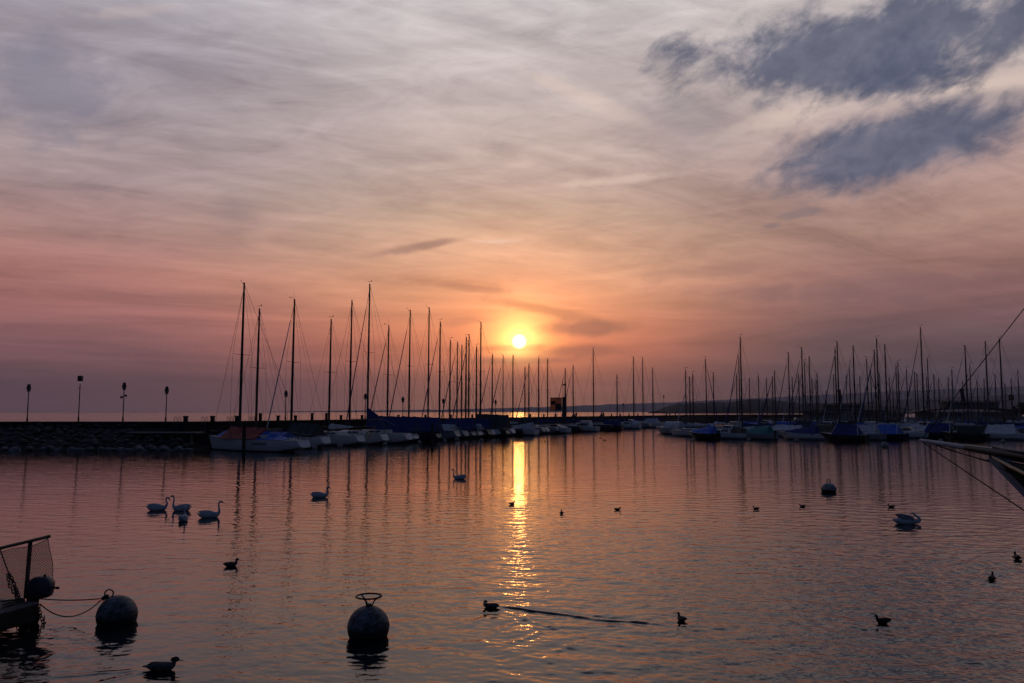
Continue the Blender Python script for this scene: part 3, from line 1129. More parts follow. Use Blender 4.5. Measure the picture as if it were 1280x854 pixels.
def motorboat(loc, rz, label, group, L=6.0, B=2.3, F=.8, mh=None, style='cabin', cloth='navy blue', outboard=False, seed=0):
    root = empty('motor_boat', loc, rz, label, 'motor boat', group)
    mh = mh or WHITE
    mb, rs = hull_mb(L, B, F, tw=.86, rake=.9, stern=-.05, sheer=.22)
    finish_hull(root, mb, rs, mh, DECK)
    if style == 'cabin':
        cabin_mb(-.20 * L, .34 * L, B * .40, B * .22, F * .98, .62, 1.0, .05).build('cabin', mh, root)
        windows(root, -.14 * L, .16 * L, B * .385, F + .34, .22, 3)
        cabin_mb(-.24 * L, .08 * L, B * .36, B * .32, F + .58, .62, .45, .1).build('wheelhouse', mh, root)
        windows(root, -.20 * L, .0 * L, B * .335, F + .58 + .34, .30, 3)
        tent_mb(-.47 * L, -.22 * L, F + .75, F + 1.15, B * .42, B * .42, F + .02, seed + 3, True, 1.0).build('cockpit_cover', CLOTH[cloth], root)
        rail(root, [(.20 * L, B * .40, F + .62), (.40 * L, B * .22, F + .72), (.52 * L, 0, F + .78), (.40 * L, -B * .22, F + .72), (.20 * L, -B * .40, F + .62)], F, 'bow_rail')
    elif style == 'flybridge':
        cabin_mb(-.28 * L, .30 * L, B * .42, B * .26, F * .98, .85, 1.0, .0).build('cabin', mh, root)
        windows(root, -.22 * L, .12 * L, B * .40, F + .46, .34, 4)
        cabin_mb(-.26 * L, .06 * L, B * .36, B * .32, F + .83, .42, .35, -.1).build('flybridge', mh, root)
        m2 = MB()
        for sgn in (-1, 1):
            m2.tube([(-.24 * L, sgn * B * .33, F + 1.2), (-.20 * L, sgn * B * .33, F + 1.75)], .03, 6)
        m2.tube([(-.20 * L, -B * .33, F + 1.75), (-.20 * L, B * .33, F + 1.75)], .035, 6)
        m2.build('roof_frame', STEEL, root)
        rail(root, [(.20 * L, B * .40, F + .62), (.40 * L, B * .22, F + .72), (.52 * L, 0, F + .78), (.40 * L, -B * .22, F + .72), (.20 * L, -B * .40, F + .62)], F, 'bow_rail')
    elif style == 'tarp':
        tent_mb(-.40 * L, .36 * L, F + 1.25, F + .45, B * .50, B * .30, F - .05, seed, True, .2).build('tarpaulin', CLOTH[cloth], root)
    elif style == 'tent':
        tent_mb(-.30 * L, .16 * L, F + 1.42, F + 1.30, B * .52, B * .46, F + .0, seed, True, 0, .10, .42).build('tarpaulin', CLOTH[cloth], root)
        for xx, zz, ww, so_ in ((-.302, 1.42, .52, -.42), (.162, 1.30, .46, .42)):
            hm_ = MB()
            hm_.tube([(xx * L + so_, -B * ww, F + .02), (xx * L + so_ * .5, -B * ww * .5, F + zz * .47), (xx * L, 0, F + zz + .02), (xx * L + so_ * .5, B * ww * .5, F + zz * .47), (xx * L + so_, B * ww, F + .02)], .045, 5)
            hm_.build('hem', CLOTH['white'], root)
        rail(root, [(-.38 * L, B * .40, F + .5), (-.48 * L, B * .36, F + .5), (-.48 * L, -B * .36, F + .5), (-.38 * L, -B * .40, F + .5)], F, 'stern_rail')
    elif style == 'canopy':
        tent_mb(-.40 * L, .12 * L, F + 1.25, F + 1.25, B * .46, B * .44, F + .05, seed, True, .9, .03).build('canopy', CLOTH[cloth], root)
        cabin_mb(.10 * L, .36 * L, B * .36, B * .22, F * .98, .35, .8, .05).build('foredeck', mh, root)
    elif style == 'sport':
        cabin_mb(-.30 * L, .42 * L, B * .42, B * .14, F * .98, .42, 1.6, .1).build('foredeck', mh, root)
        cabin_mb(-.18 * L, .14 * L, B * .34, B * .26, F + .36, .34, .8, .2).build('windscreen', GLASS, root)
    if outboard:
        ob = MB()
        ob.box((-.5 * L - .2, 0, F + .25), (.34, .28, .45), 0, .08)
        o = ob.build('outboard_motor', RUBBER, root)
        lb = MB()
        lb.box((-.5 * L - .2, 0, F * .3), (.14, .10, F + .5), 0, .03)
        lb.build('leg', RUBBER, o)
    return root


ORD = ['zeroth', 'first', 'second', 'third', 'fourth', 'fifth', 'sixth', 'seventh', 'eighth', 'ninth', 'tenth', 'eleventh', 'twelfth', 'thirteenth',
       'fourteenth', 'fifteenth', 'sixteenth', 'seventeenth', 'eighteenth', 'nineteenth', 'twentieth'] + \
      ['twenty-' + k for k in ('first', 'second', 'third', 'fourth', 'fifth', 'sixth', 'seventh', 'eighth', 'ninth')] + ['thirtieth'] + \
      ['thirty-' + k for k in ('first', 'second', 'third', 'fourth', 'fifth', 'sixth', 'seventh', 'eighth', 'ninth')] + ['fortieth'] + \
      ['forty-' + k for k in ('first', 'second', 'third', 'fourth', 'fifth', 'sixth', 'seventh', 'eighth', 'ninth')] + ['fiftieth'] + \
      ['fifty-' + k for k in ('first', 'second', 'third', 'fourth', 'fifth', 'sixth', 'seventh', 'eighth', 'ninth')] + ['sixtieth'] + \
      ['sixty-' + k for k in ('first', 'second', 'third', 'fourth', 'fifth', 'sixth', 'seventh', 'eighth', 'ninth')]


def berth(px, off=0.0):
    """berth along the breakwater whose mast stands in photo column px"""
    c = C0 - BOW * off
    k = (px - 640) / (FPX * 1.0047)
    t = (k * c.y - c.x) / (JD.x - k * JD.y)
    return c + JD * t


HEAD = math.atan2(BOW.y, BOW.x)
# ---- sailing boats along the breakwater: (mast foot column, mast head row, options)
row = [
    (299, 354, dict(L=14.0, B=3.3, F=1.15, rmast=.145, mm=DALU, furled=False, vane=3, tent=('brick red', 1.35), tent_rng=(-.08, .275), name='KARIBANE', mx=2.6, wire=.022, mh=hull_mat('bluish_white_hull', (.62, .66, .72)))),
    (320, 386, dict(L=9.6, H=0, rmast=.135, mm=WOODM, furled=False, vane=1, tent=('bright blue', .75), tent_rng=(-.40, -.12), wire=.020)),
    (364, 374, dict(L=9.8, rmast=.14, mm=DALU, furled=2, vane=2, tent=('dark grey', 1.6), tent_rng=(-.34, .06), wire=.020)),
    (411, 399, dict(L=9.4, rmast=.13, mm=DALU, furled=False, vane=1, cover='white', wire=.015)),
    (437, 375, dict(L=10.2, rmast=.13, mm=DALU, furled=False, vane=0, cover=None, wire=.020)),
    (459, 355, dict(L=11.0, rmast=.135, furled=True, vane=1, cover='navy blue', wire=.020, mx=1.6)),
    (484, 407, dict(L=8.8, rmast=.125, mm=DALU, furled=True, vane=2, tent=('navy blue', 2.3), tent_rng=(-.46, .22))),
    (511, 388, dict(L=9.2, rmast=.125, mm=DALU, furled=True, vane=3, tent=('navy blue', 2.2), tent_rng=(-.46, .20))),
    (535, 385, dict(L=9.4, rmast=.125, furled=False, vane=3, tent=('pale grey', 1.1), tent_rng=(-.40, .10))),
    (549, 402, dict(L=9.0, rmast=.135, mm=DALU, furled=True, vane=1, cover='navy blue')),
    (562, 425, dict(L=8.0, rmast=.125, mm=DALU, furled=False, vane=1, tent=('navy blue', 1.9), tent_rng=(-.45, .15))),
    (571, 427, dict(L=8.0, rmast=.115, furled=True, vane=0, tent=('pale grey', 1.1), tent_rng=(-.45, .10))),
    (576.5, 431, dict(L=7.8, rmast=.115, mm=WOODM, furled=False, vane=0)),
    (582, 421, dict(L=8.5, rmast=.14, mm=DALU, furled=False, vane=1, tent=('navy blue', 1.8))),
    (585.5, 418, dict(L=8.5, rmast=.135, furled=True, vane=0)),
    (595, 433, dict(L=8.0, rmast=.135, mm=DALU, furled=False, vane=1)),
    (600.5, 403, dict(L=9.4, rmast=.145, mm=DALU, furled=False, vane=3, tent=('dark grey', 2.5), tent_rng=(-.46, .16))),
    (615, 442, dict(L=7.8, rmast=.125, furled=True, vane=2, cover='dark grey')),
    (628.5, 444, dict(L=7.6, rmast=.085, furled=True, vane=3, cover='white')),
    (641, 443, dict(L=7.8, rmast=.125, mm=DALU, furled=False, vane=0, tent=('dark grey', 1.9))),
    (656, 458, dict(L=7.4, rmast=.125, mm=DALU, furled=False, vane=0, cover='navy blue')),
    (661, 454, dict(L=7.4, rmast=.125, furled=True, vane=0)),
    (673.3, 447, dict(L=7.8, rmast=.14, furled=False, vane=1)),
    (684.5, 448, dict(L=7.8, rmast=.13, mm=DALU, furled=False, vane=0)),
    (706.5, 460, dict(L=7.0, rmast=.135, mm=DALU, furled=True, vane=0)),
    (716.5, 456, dict(L=7.6, rmast=.125, furled=True, vane=0)),
    (742, 436, dict(L=8.6, rmast=.13, mm=DALU, furled=False, vane=1)),
    (771.5, 468, dict(L=6.8, rmast=.145, mm=DALU, furled=False, vane=0, cover='navy blue')),
    (792.5, 446, dict(L=8.0, rmast=.145, mm=DALU, furled=False, vane=3, cover='navy blue')),
    (804, 447, dict(L=7.8, rmast=.13, furled=False, vane=3)),
    (816.5, 459, dict(L=7.2, rmast=.14, furled=False, vane=0)),
]
special = {
    0: 'white sailing boat under red and blue tarpaulins, nearest the boulders, with a dark lettered name',
    1: 'sailing boat close behind the red-covered boat, its dark wooden mast second from the left',
    2: 'sailing boat under a dark grey tent with thick dark mast and white rolled jib',
    3: 'sailing boat with white rolled sail on its boom beside the dark grey tent boat',
    4: 'white cabin sailing boat with tall bare dark mast and overhanging stern frame',
    5: 'sailing boat with the tallest mast of the breakwater row and a big navy sail cover',
    6: 'sailing boat under a long navy tent, with a thin aerial on its shorter mast',
    7: 'sailing boat under a navy tent with a leaning mast, beside the one with the aerial',
    8: 'sailing boat under a pale grey tent with a crossbar at its slim mast head',
    16: 'sailing boat under a peaked dark tent, its tall mast just left of the sun',
    19: 'sailing boat whose thick dark mast stands right beneath the sun',
    26: 'sailing boat with a tall lone mast to the right of the orange signal board',
}
prev = None
for i, (px, py, kw) in enumerate(row):
    c = berth(px)
    kw = dict(kw)
    L = kw['L']
    mx = kw.get('mx', .08 * L)
    # the mast foot stays in its column whatever the boat's length
    loc = c - BOW * mx
    mpos = loc + BOW * mx
    H = P(px, py, mpos.y).z
    kw['H'] = H
    kw.setdefault('B', 2.3 + L * .06)
    kw.setdefault('F', .90 + L * .035)
    kw['spr'] = 1 if H < 17 else 1
    kw.setdefault('wire', 0.012 + 0.00004 * mpos.y)
    if i >= 7 and 'mh' not in kw:
        kw['mh'] = random.choice([WHITE, GREYH, GREYH, NAVYH, NAVYH])
    lab = special.get(i) or ('sailing boat moored at the breakwater, its ' + ('dark' if kw.get('mm') else 'grey') + ' mast ' + ORD[i + 1] + ' from the left in that row')
    F_ = kw['F']
    prev = sailboat((loc.x, loc.y, 0), HEAD + random.uniform(-.04, .04), lab, 'sailing boats along the breakwater', detail=2 if i < 12 else 1, **kw)
    if i == 0:
        r0 = prev
        tent_mb(3.9, 6.0, 1.15 + 1.2, 1.15 + .35, 1.15, .45, 1.28, 5, True, 0.0).build('bow_tarpaulin', CLOTH['bright blue'], r0)
        tent_mb(-4.4, -1.2, 1.15 + .20, 1.15 + .95, 1.2, 1.4, 1.22, 9, True, 0.0).build('stern_tarpaulin', CLOTH['bright blue'], r0)
    if i == 5:
        # the big navy cover over the furled mainsail, peaked at the mast
        cb = MB()
        rs_ = []
        for k in range(12):
            u = k / 11
            x = mx - .05 - 4.6 * u
            top_ = 2.35 * (1 - u) ** 1.3 + .35
            rs_.append([(x, (.10 + .30 * (1 - q) * (.4 + .6 * u)) * sg, F_ + .65 + top_ * q) for sg, q in ((1, 0), (1, .35), (1, .7), (1, .97), (-1, .97), (-1, .7), (-1, .35), (-1, 0))])
        cb.rings(rs_)
        cb.build('sail_cover', CLOTH['navy blue'], prev)
    if i == 4:
        fb = MB()
        for s_ in (-1, 1):
            fb.tube([(-4.4, s_ * 1.1, 1.0), (-3.4, s_ * 1.1, 3.05), (-.3, s_ * 1.1, 3.15)], .035, 6)
            fb.tube([(-4.0, s_ * 1.1, 1.1), (-2.9, s_ * 1.1, 3.07)], .03, 6)
        fb.tube([(-3.4, -1.1, 3.05), (-3.4, 1.1, 3.05)], .035, 6)
        fb.build('stern_frame', STEEL, prev)
        ring = MB()
        ring.torus((-3.2, 1.42, 1.35), .26, .07, Matrix.Rotation(PI / 2, 3, 'X'), 16, 6)
        ring.build('lifebuoy', mat('yellow_lifebuoy', (.5, .35, .06), .6), prev)

# small motor boats between the far berths
for k, (px, st, cl, hh, lab) in enumerate(((728, 'flybridge', 'white', WHITE, 'white cabin cruiser with a rounded wheelhouse right of the signal board'),
                                        (693, 'sport', 'white', WHITE, 'low white sports boat in front of the orange signal board'),
                                        (760, 'canopy', 'navy blue', NAVYH, 'dark motor boat with a square canopy between the cruiser and the white launch'),
                                        (783, 'cabin', 'white', WHITE, 'white cabin launch between two thin masts at the far breakwater'),
                                        (812, 'tent', 'pale grey', WHITE, 'boat under a pale grey cover at the far end of the breakwater row'),
                                        (648, 'tarp', 'pale grey', WHITE, 'small boat under a grey cover in the glitter below the sun'))):
    c = berth(px, 2.5 if k != 3 else 2.0)
    motorboat((c.x, c.y, 0), HEAD + random.uniform(-.05, .05), lab, 'motor boats along the breakwater', L=6.8 if st != 'sport' else 6, B=2.5, F=1.0, style=st, cloth=cl, mh=hh, seed=k)

# ---- right-hand basin: rows of boats at floating pontoons
for D_, x0, x1, nm in ((127.0, 37, 92, 'floating pontoon behind the front row of covered boats'), (148, 44, 104, 'middle floating pontoon among the crowded masts'), (176, 40, 126, 'far floating pontoon before the steamers')):
    t = empty('pontoon', ((x0 + x1) / 2, D_, 0), 0, nm, 'pontoon', 'floating pontoons')
    m_ = MB()
    m_.box((0, 0, .42), (x1 - x0, 1.8, .14), 0, .03)
    m_.build('planking', PLANK, t, False)
    m_ = MB()
    n_ = int((x1 - x0) / 6)
    for k in range(n_):
        m_.box((-(x1 - x0) / 2 + 3 + 6 * k, 0, .12), (2.4, 1.5, .46), 0, .06)
    m_.build('float', STONE, t, False)

front = [  # photo column of the middle, water row, style, cloth, hull, length, label
    (842, 543, 'flybridge', 'dark grey', WHITE, 5.6, 'small white flybridge boat at the left end of the front row'),
    (866, 546, 'tarp', 'dark teal', NAVYH, 6.6, 'dark boat under a high dark teal cover beside the flybridge boat'),
    (879, 550.5, 'tarp', 'bright blue', BLACKH, 4.6, 'low dark boat with a small bright blue cover beside the white cruiser'),
    (908, 550, 'cabin', 'olive', WHITE, 6.2, 'white cabin cruiser with dark windows and wheelhouse, left part of the front row'),
    (944, 550.5, 'tarp', 'teal green', GREYH, 6.4, 'boat under a bright teal cover beside the white cabin cruiser'),
    (1001, 551, 'tarp', 'navy blue', WHITE, 6.4, 'white boat under a deep blue cover, right of the teal-covered boat'),
    (1026, 548, 'canopy', 'olive', GREYH, 5.6, 'boat with an olive canopy edged in white behind the deep blue cover'),
    (1055, 553, 'tent', 'navy blue', BLACKH, 6.2, 'black boat under a dark navy tent, right of the olive canopy'),
    (1079, 551, 'tent', 'pale grey', GREYH, 6.0, 'boat under a pale ribbed grey tent between navy and blue covers'),
    (1107, 551, 'tent', 'bright blue', NAVYH, 5.8, 'dark boat under a crumpled bright blue cover, right of the pale ribbed tent'),
    (1132, 549, 'sport', 'white', WHITE, 6.0, 'sleek white sports boat with a low rounded foredeck'),
    (1170, 549, 'tent', 'navy blue', NAVYH, 6.6, 'boat under a sharp navy A-shaped tent with pale edges, above the bowsprit'),
    (1206, 551, 'canopy', 'dark grey', BLACKH, 6.0, 'black boat with dark canopy between the two A-shaped tents'),
    (1247, 551, 'tent', 'white', WHITE, 7.0, 'white boat under a large pale A-shaped tent near the right edge'),
    (1283, 551, 'tarp', 'dark grey', WHITE, 6.4, 'white boat under a dark cover cut by the right edge'),
]
H2 = math.atan2(.74, -.67)
for k, (px, py, st, cl, hh, L, lab) in enumerate(front):
    c = PZ(px, py - 1.5, 0)
    motorboat((c.x, c.y, 0), H2 + random.uniform(-.10, .10), lab, 'covered boats of the front row', L=L, B=2.3, F=.85, style=st, cloth=cl, mh=hh, seed=k * 3 + 1, outboard=(k in (2, 4)))

masts = [  # mast foot column, mast head row, distance
    (858, 462, 133), (863, 470, 150), (867, 467, 134), (884, 448, 150), (893, 466, 152), (922, 468, 150), (925.5, 445, 153), (928, 421, 132), (938, 472, 178),
    (950, 469, 150), (959.5, 472, 180), (967, 470, 151), (970, 463, 133), (988, 441, 134), (992, 471, 178), (1000.5, 467, 150), (1005, 435, 134),
    (1008, 452, 151), (1014, 445, 133), (1016.5, 473, 179), (1021.7, 475, 152), (1024, 466, 150), (1034, 488, 178), (1044, 468, 179), (1047, 436, 151), (1050, 427, 133),
    (1060, 469, 178), (1064.5, 461, 152), (1070, 432, 132), (1077, 470, 177), (1087, 448, 150), (1091, 460, 178), (1096.5, 438, 133), (1100, 422.6, 135), (1102, 467, 176), (1110, 430, 133),
    (1114, 472, 178), (1118, 485, 152), (1123, 456, 150), (1125.5, 453, 133), (1136, 461, 151), (1146, 464, 150), (1149, 467, 178), (1156, 409, 133), (1161, 471, 178),
    (1163, 448, 152), (1170, 468, 150), (1176, 473, 178), (1188, 471, 152), (1193, 462, 133), (1206, 476, 178), (1211, 432, 132), (1216, 456, 151), (1224, 475, 150), (1233, 473, 178),
    (1237, 426, 132), (1247, 468, 151), (1255, 423, 133), (1259, 479, 178), (1267, 473, 150), (1276, 462, 178)]
for i, (px, py, D) in enumerate(masts):
    L = random.uniform(6.6, 8.6) if py > 440 else random.uniform(8.4, 9.6)
    mx = .08 * L
    rz = H2 + random.uniform(-.12, .12) + (PI if (D == 150 and i % 3 == 0) else 0)
    q = P(px, 540, D)
    x, y = q.x, q.y
    H = P(px, py, y).z
    dark = random.random() < .65
    fj = random.choice([0, 0, 1, 1, 2])
    cv = random.choice(['navy blue', 'navy blue', 'bright blue', 'pale grey', 'dark grey', 'white', 'dark teal'])
    tn = random.random() < .4
    hh = random.choice([WHITE, WHITE, CREAM, GREYH, NAVYH])
    x -= mx * math.cos(rz)
    y -= mx * math.sin(rz)
    lab = 'sailing boat in the crowded basin, its %s%s mast %s from the left there' % ('tall ' if H > 13.5 else ('short ' if H < 9 else ''), 'dark' if dark else 'grey', ORD[i + 1])
    sailboat((x, y, 0), rz, lab, 'sailing boats in the crowded basin', L=L, B=2.0 + L * .055, F=.62 + L * .03, H=H, mh=hh, cover=cv, tent=(cv, random.uniform(.9, 1.2)) if tn else None,
             furled=fj, vane=random.choice([0, 1, 1, 3]) if py < 470 else 0, mm=DALU if dark else ALU, rmast=(.075 + .00028 * D) * (1.15 if py < 440 else .95),
             wire=.011 + .00004 * D, detail=1 if D > 140 else 2, tent_rng=(-.44, random.choice([.1, .3])))

# motor boats filling the rows behind
back = [(838, 148, 'canopy', 'white', 'small white-topped boat behind the left end of the front row'), (915, 150, 'flybridge', 'white', 'white flybridge boat behind the white cabin cruiser'),
        (976, 149, 'canopy', 'bright blue', 'boat with a bright blue canopy behind the deep blue cover'), (1033, 152, 'cabin', 'dark grey', 'cabin boat behind the olive canopy'),
        (1084, 149, 'flybridge', 'white', 'pale rounded cruiser behind the pale ribbed tent'), (1151, 148, 'cabin', 'olive', 'beige cabin cruiser behind the sharp navy tent'),
        (1181, 151, 'flybridge', 'white', 'white cruiser half hidden behind the black boat'), (1199, 149, 'sport', 'white', 'low white motor boat behind the black canopy boat'),
        (1229, 147, 'tarp', 'navy blue', 'boat under a flat navy cover left of the large pale tent'), (1269, 150, 'tarp', 'navy blue', 'boat under a long navy cover behind the large pale tent'),
        (955, 176, 'cabin', 'white', 'distant cabin boat behind the teal-covered boat'), (1129, 172, 'flybridge', 'white', 'distant pale cruiser behind the sleek sports boat')]
for k, (px, D, st, cl, lab) in enumerate(back):
    q = P(px, 540, D)
    motorboat((q.x, q.y, 0), H2 + random.uniform(-.1, .1), lab, 'motor boats of the rows behind', L=random.uniform(6.2, 7.4), B=2.4, F=1.0, style=st, cloth=cl, mh=random.choice([WHITE, CREAM, WHITE]), seed=40 + k)


# ------------------------------------------------------------------ paddle steamers
def steamer(px0, px1, D, label, funnel_px, funnel_top, arch, seed):
    a, b = P(px0, 515, D), P(px1, 515, D)
    L = b.x - a.x
    root = empty('paddle_steamer', ((a.x + b.x) / 2, D, 0), 0, label, 'paddle steamer', 'paddle steamers')
    mb, rs = hull_mb(L, 7.0, 1.9, tw=.25, rake=1.5, stern=1.0, sheer=.25, draft=.8, n=25)
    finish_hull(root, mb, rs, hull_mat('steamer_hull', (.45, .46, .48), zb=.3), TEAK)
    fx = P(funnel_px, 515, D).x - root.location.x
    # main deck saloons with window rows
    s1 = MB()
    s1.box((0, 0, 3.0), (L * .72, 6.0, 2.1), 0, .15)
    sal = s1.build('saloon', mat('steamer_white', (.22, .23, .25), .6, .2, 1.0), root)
    n_ = int(L * .70 / 1.5)
    for sg in (-1, 1):
        w = MB()
        for k in range(n_):
            w.box((-L * .35 + 1.5 * (k + .5), sg * 3.01, 3.15), (.95, .06, 1.2), 0, .02)
        w.build('window', GLASS, sal)
    # upper deck edge: arches up over the paddle boxes
    u = MB()
    r2 = []
    n = 24
    for i in range(n + 1):
        t = i / n * 2 - 1
        z = 4.05 + arch * max(0, 1 - abs(t) ** 2.2) - arch * .4
        w = 3.6 + .8 * max(0, 1 - abs(t) ** 3)
        x = t * L * .46
        r2.append([(x, -w, z), (x, w, z), (x, w, z + .42), (x, -w, z + .42)])
    u.rings(r2)
    u.build('upper_deck', mat('steamer_dark', (.05, .045, .04), .7, .3, 1.0), root)
    us = MB()
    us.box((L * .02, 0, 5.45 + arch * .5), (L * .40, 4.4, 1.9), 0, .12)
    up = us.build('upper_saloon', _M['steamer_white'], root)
    for sg in (-1, 1):
        w = MB()
        for k in range(int(L * .38 / 1.3)):
            w.box((L * .02 - L * .19 + 1.3 * (k + .5), sg * 2.21, 5.6 + arch * .5), (.9, .06, 1.0), 0, .02)
        w.build('window', GLASS, up)
    cn = MB()
    zc = 6.75 + arch * .5
    cn.box((0, 0, zc), (L * .62, 6.6, .14), 0, .05)
    for k in range(14):
        x = -L * .29 + L * .58 * k / 13
        for sg in (-1, 1):
            cn.tube([(x, sg * 3.1, 4.4 + arch * .4), (x, sg * 3.1, zc)], .06, 5)
    cn.build('canopy', _M['steamer_dark'], root)
    zt = P(funnel_px, funnel_top, D).z
    fb = MB()
    fb.tube([(fx + .6, 0, 6.0), (fx, 0, zt - 1.0), (fx - .02, 0, zt - .99), (fx - .12, 0, zt)], [.62, .58, .62, .64], 14)
    fu = fb.build('funnel', mat('funnel_black', (.02, .018, .016), .6, .3, 3), root)
    st = MB()
    st.tube([(fx + .95, 0, 6.5), (fx + .75, 0, zt - 2.2)], .14, 8)
    st.build('steam_pipe', STEEL, fu)
    mst = MB()
    mst.tube([(-L * .36, 0, 2.5), (-L * .37, 0, zt + 1.5)], [.10, .05], 8)
    mst.build('mast', WOODM, root)
    for sg in (-1, 1):
        pb = MB()
        rr = []
        for yy in (2.9, 4.3):
            rr.append([(4.2 * math.cos(PI * k / 12), sg * yy, .3 + 3.6 * math.sin(PI * k / 12)) for k in range(13)])
        pb.rings(rr)
        pb.build('paddle_box', _M['steamer_white'], root)
    return root


steamer(990, 1112, 285, 'paddle steamer with a flat awning and dark funnel in the crowded masts', 1050, 487, 0.4, 1)
steamer(1126, 1290, 262, 'paddle steamer with a curved upper deck and dark funnel near the right edge', 1203.5, 486, 1.6, 2)

# boathouse on the shore
t = empty('boathouse', (PZ(1111, 515.2 + 3, 0).x * .0 + P(1111, 515, 320).x, 320, 1.3), 0, 'pale flat-roofed boathouse on the shore between the two steamers', 'boathouse')
m_ = MB(); m_.box((0, 0, 1.2), (9.5, 6, 2.4), 0, .05); m_.build('wall', mat('boathouse_plaster', (.30, .32, .34), .9, .2, 1), t, False)
m_ = MB(); m_.box((0, 0, 2.5), (10.3, 6.8, .18), 0, .04); m_.build('roof', mat('boathouse_roof', (.5, .5, .5), .7, .2, 1), t, False)
for k in range(4):
    m_ = MB(); m_.box((-3.3 + 2.2 * k, -3.02, 1.3), (1.2, .06, 1.0), 0, .02); m_.build('window', GLASS, t, False)


# shore trees at the right edge
def tree(px, py, D, w, label):
    q = P(px, 515, D)
    top = P(px, py, D).z
    t = empty('shore_tree', (q.x, D, 1.3), 0, label, 'tree', 'trees on the shore')
    h = top - 1.3
    m_ = MB()
    m_.tube([(0, 0, 0), (.15, .1, h * .35), (0.1, 0, h * .75)], [.3, .22, .08], 7)
    for k in range(5):
        a = k * 1.3
        m_.tube([(.12, .05, h * (.3 + .07 * k)), (math.cos(a) * w * .3, math.sin(a) * w * .3, h * (.5 + .07 * k))], [.1, .03], 5)
    m_.build('trunk', WOODP, t)
    c = MB()
    for k in range(700):
        a, b = random.uniform(0, 6.28), random.random()
        lob = .7 + .4 * mnoise.noise(Vector((math.cos(a) * 1.3, math.sin(a) * 1.3, b * 3 + px)))
        rr = w * .5 * lob * math.sqrt(random.random()) * math.sin(PI * (0.12 + .85 * b)) ** .6
        p = Vector((rr * math.cos(a), rr * math.sin(a), h * (.28 + .74 * b * (.85 + .15 * lob))))
        s_ = random.uniform(.16, .34)
        d1 = Vector((random.gauss(0, 1), random.gauss(0, 1), random.gauss(0, 1))).normalized() * s_
        d2 = Vector((random.gauss(0, 1), random.gauss(0, 1), random.gauss(0, 1))).normalized() * s_
        c.add([p + d1, p + d2, p - d1 * .7, p - d2 * .8], [(0, 1, 2, 3)])
    c.build('crown', mat('foliage', (.045, .06, .03), .8, .5, .8), t, False)


tree(1276, 503, 296, 4.2, 'small dark tree at the right edge behind the pale tent')
tree(1285, 499, 300, 5.5, 'rounder dark tree cut by the right edge')
tree(1268, 508, 292, 2.6, 'low bushy tree beside the yellow sign at the right edge')

# yellow signal on a post
q = P(1265, 515, 200)
t = empty('harbour_mark', (q.x, 200, 0), 0, 'post with a dark square mark patched in yellow, by the right edge', 'mark')
m_ = MB(); m_.tube([(0, 0, -1), (0, 0, 6.4)], .09, 8); m_.build('post', STEEL, t)
m_ = MB(); m_.box((0, 0, 7.6), (1.2, .3, 1.3), 0, .06); bx_ = m_.build('board', IRON, t, False)
m_ = MB(); m_.box((-.05, -.17, 7.65), (.55, .05, .6), 0, .02); m_.build('yellow_patch', mat('yellow_paint', (.6, .45, .04), .6), bx_, False)

# ================================================================== SMALL THINGS ON AND ABOUT THE BREAKWATER
def lamp(px, ytop, D, label, kind='lantern', base=None, floods=False):
    x = P(px, 515, D).x
    zt = P(px, ytop, D).z
    b = WALL_H if base is None else base
    t = empty('street_lamp', (x, D, b), 0, label, 'street lamp', 'lamps along the breakwater')
    h = zt - b
    hd = h - .95
    m = MB()
    m.tube([(0, 0, -.05), (0, 0, .5), (0, 0, .52), (0, 0, hd)], [.10, .09, .06, .05], 10)
    m.build('post', IRON, t)
    if kind == 'lantern':
        g_ = MB()
        g_.tube([(0, 0, hd), (0, 0, hd + .06), (0, 0, hd + .08), (0, 0, hd + .45)], [.07, .07, .12, .20], 12)
        gl = g_.build('lamp_glass', mat('lamp_glass', (.28, .25, .24), .3, .1), t)
        c = MB()
        c.tube([(0, 0, hd + .45), (0, 0, hd + .52), (0, 0, hd + .70), (0, 0, hd + .72), (0, 0, hd + .90), (0, 0, hd + .95)], [.27, .24, .20, .17, .16, .05], 12)
        c.build('lamp_cap', IRON, t)
        r_ = MB()
        for k in range(4):
            a = k * PI / 2 + .4
            r_.tube([(.12 * math.cos(a), .12 * math.sin(a), hd), (.22 * math.cos(a), .22 * math.sin(a), hd + .46)], .018, 5)
        r_.build('lamp_frame', IRON, t)
    else:
        c = MB()
        c.box((0, 0, hd + .65), (.46, .46, .62), 0, .04)
        c.build('lamp_head', IRON, t, False)
        a = MB()
        a.tube([(-.26, 0, hd - .45), (.26, 0, hd - .45)], .025, 6)
        a.build('crossbar', IRON, t)
    if floods:
        for sg, dz in ((-1, -.75), (1, -.58)):
            f = MB()
            f.tube([(0, 0, hd + dz), (sg * .16, 0, hd + dz)], .025, 6)
            f.box((sg * .24, -.05, hd + dz), (.24, .2, .24), .3 * sg, .03)
            f.build('floodlight', IRON, t, False)
    return t


lamp(34.5, 480, 91.5, 'lantern lamp post, leftmost of the four along the breakwater')
lamp(98.5, 470, 91.5, 'tallest lamp post with a square head and a small crossbar', 'box')
lamp(154, 478, 91.5, 'lantern lamp post carrying two floodlights below its head', floods=True)
lamp(207.5, 483, 91.5, 'plain lantern lamp post just left of the moored boats')


def wall_D(px):
    return wallpt(px).y + 1.2


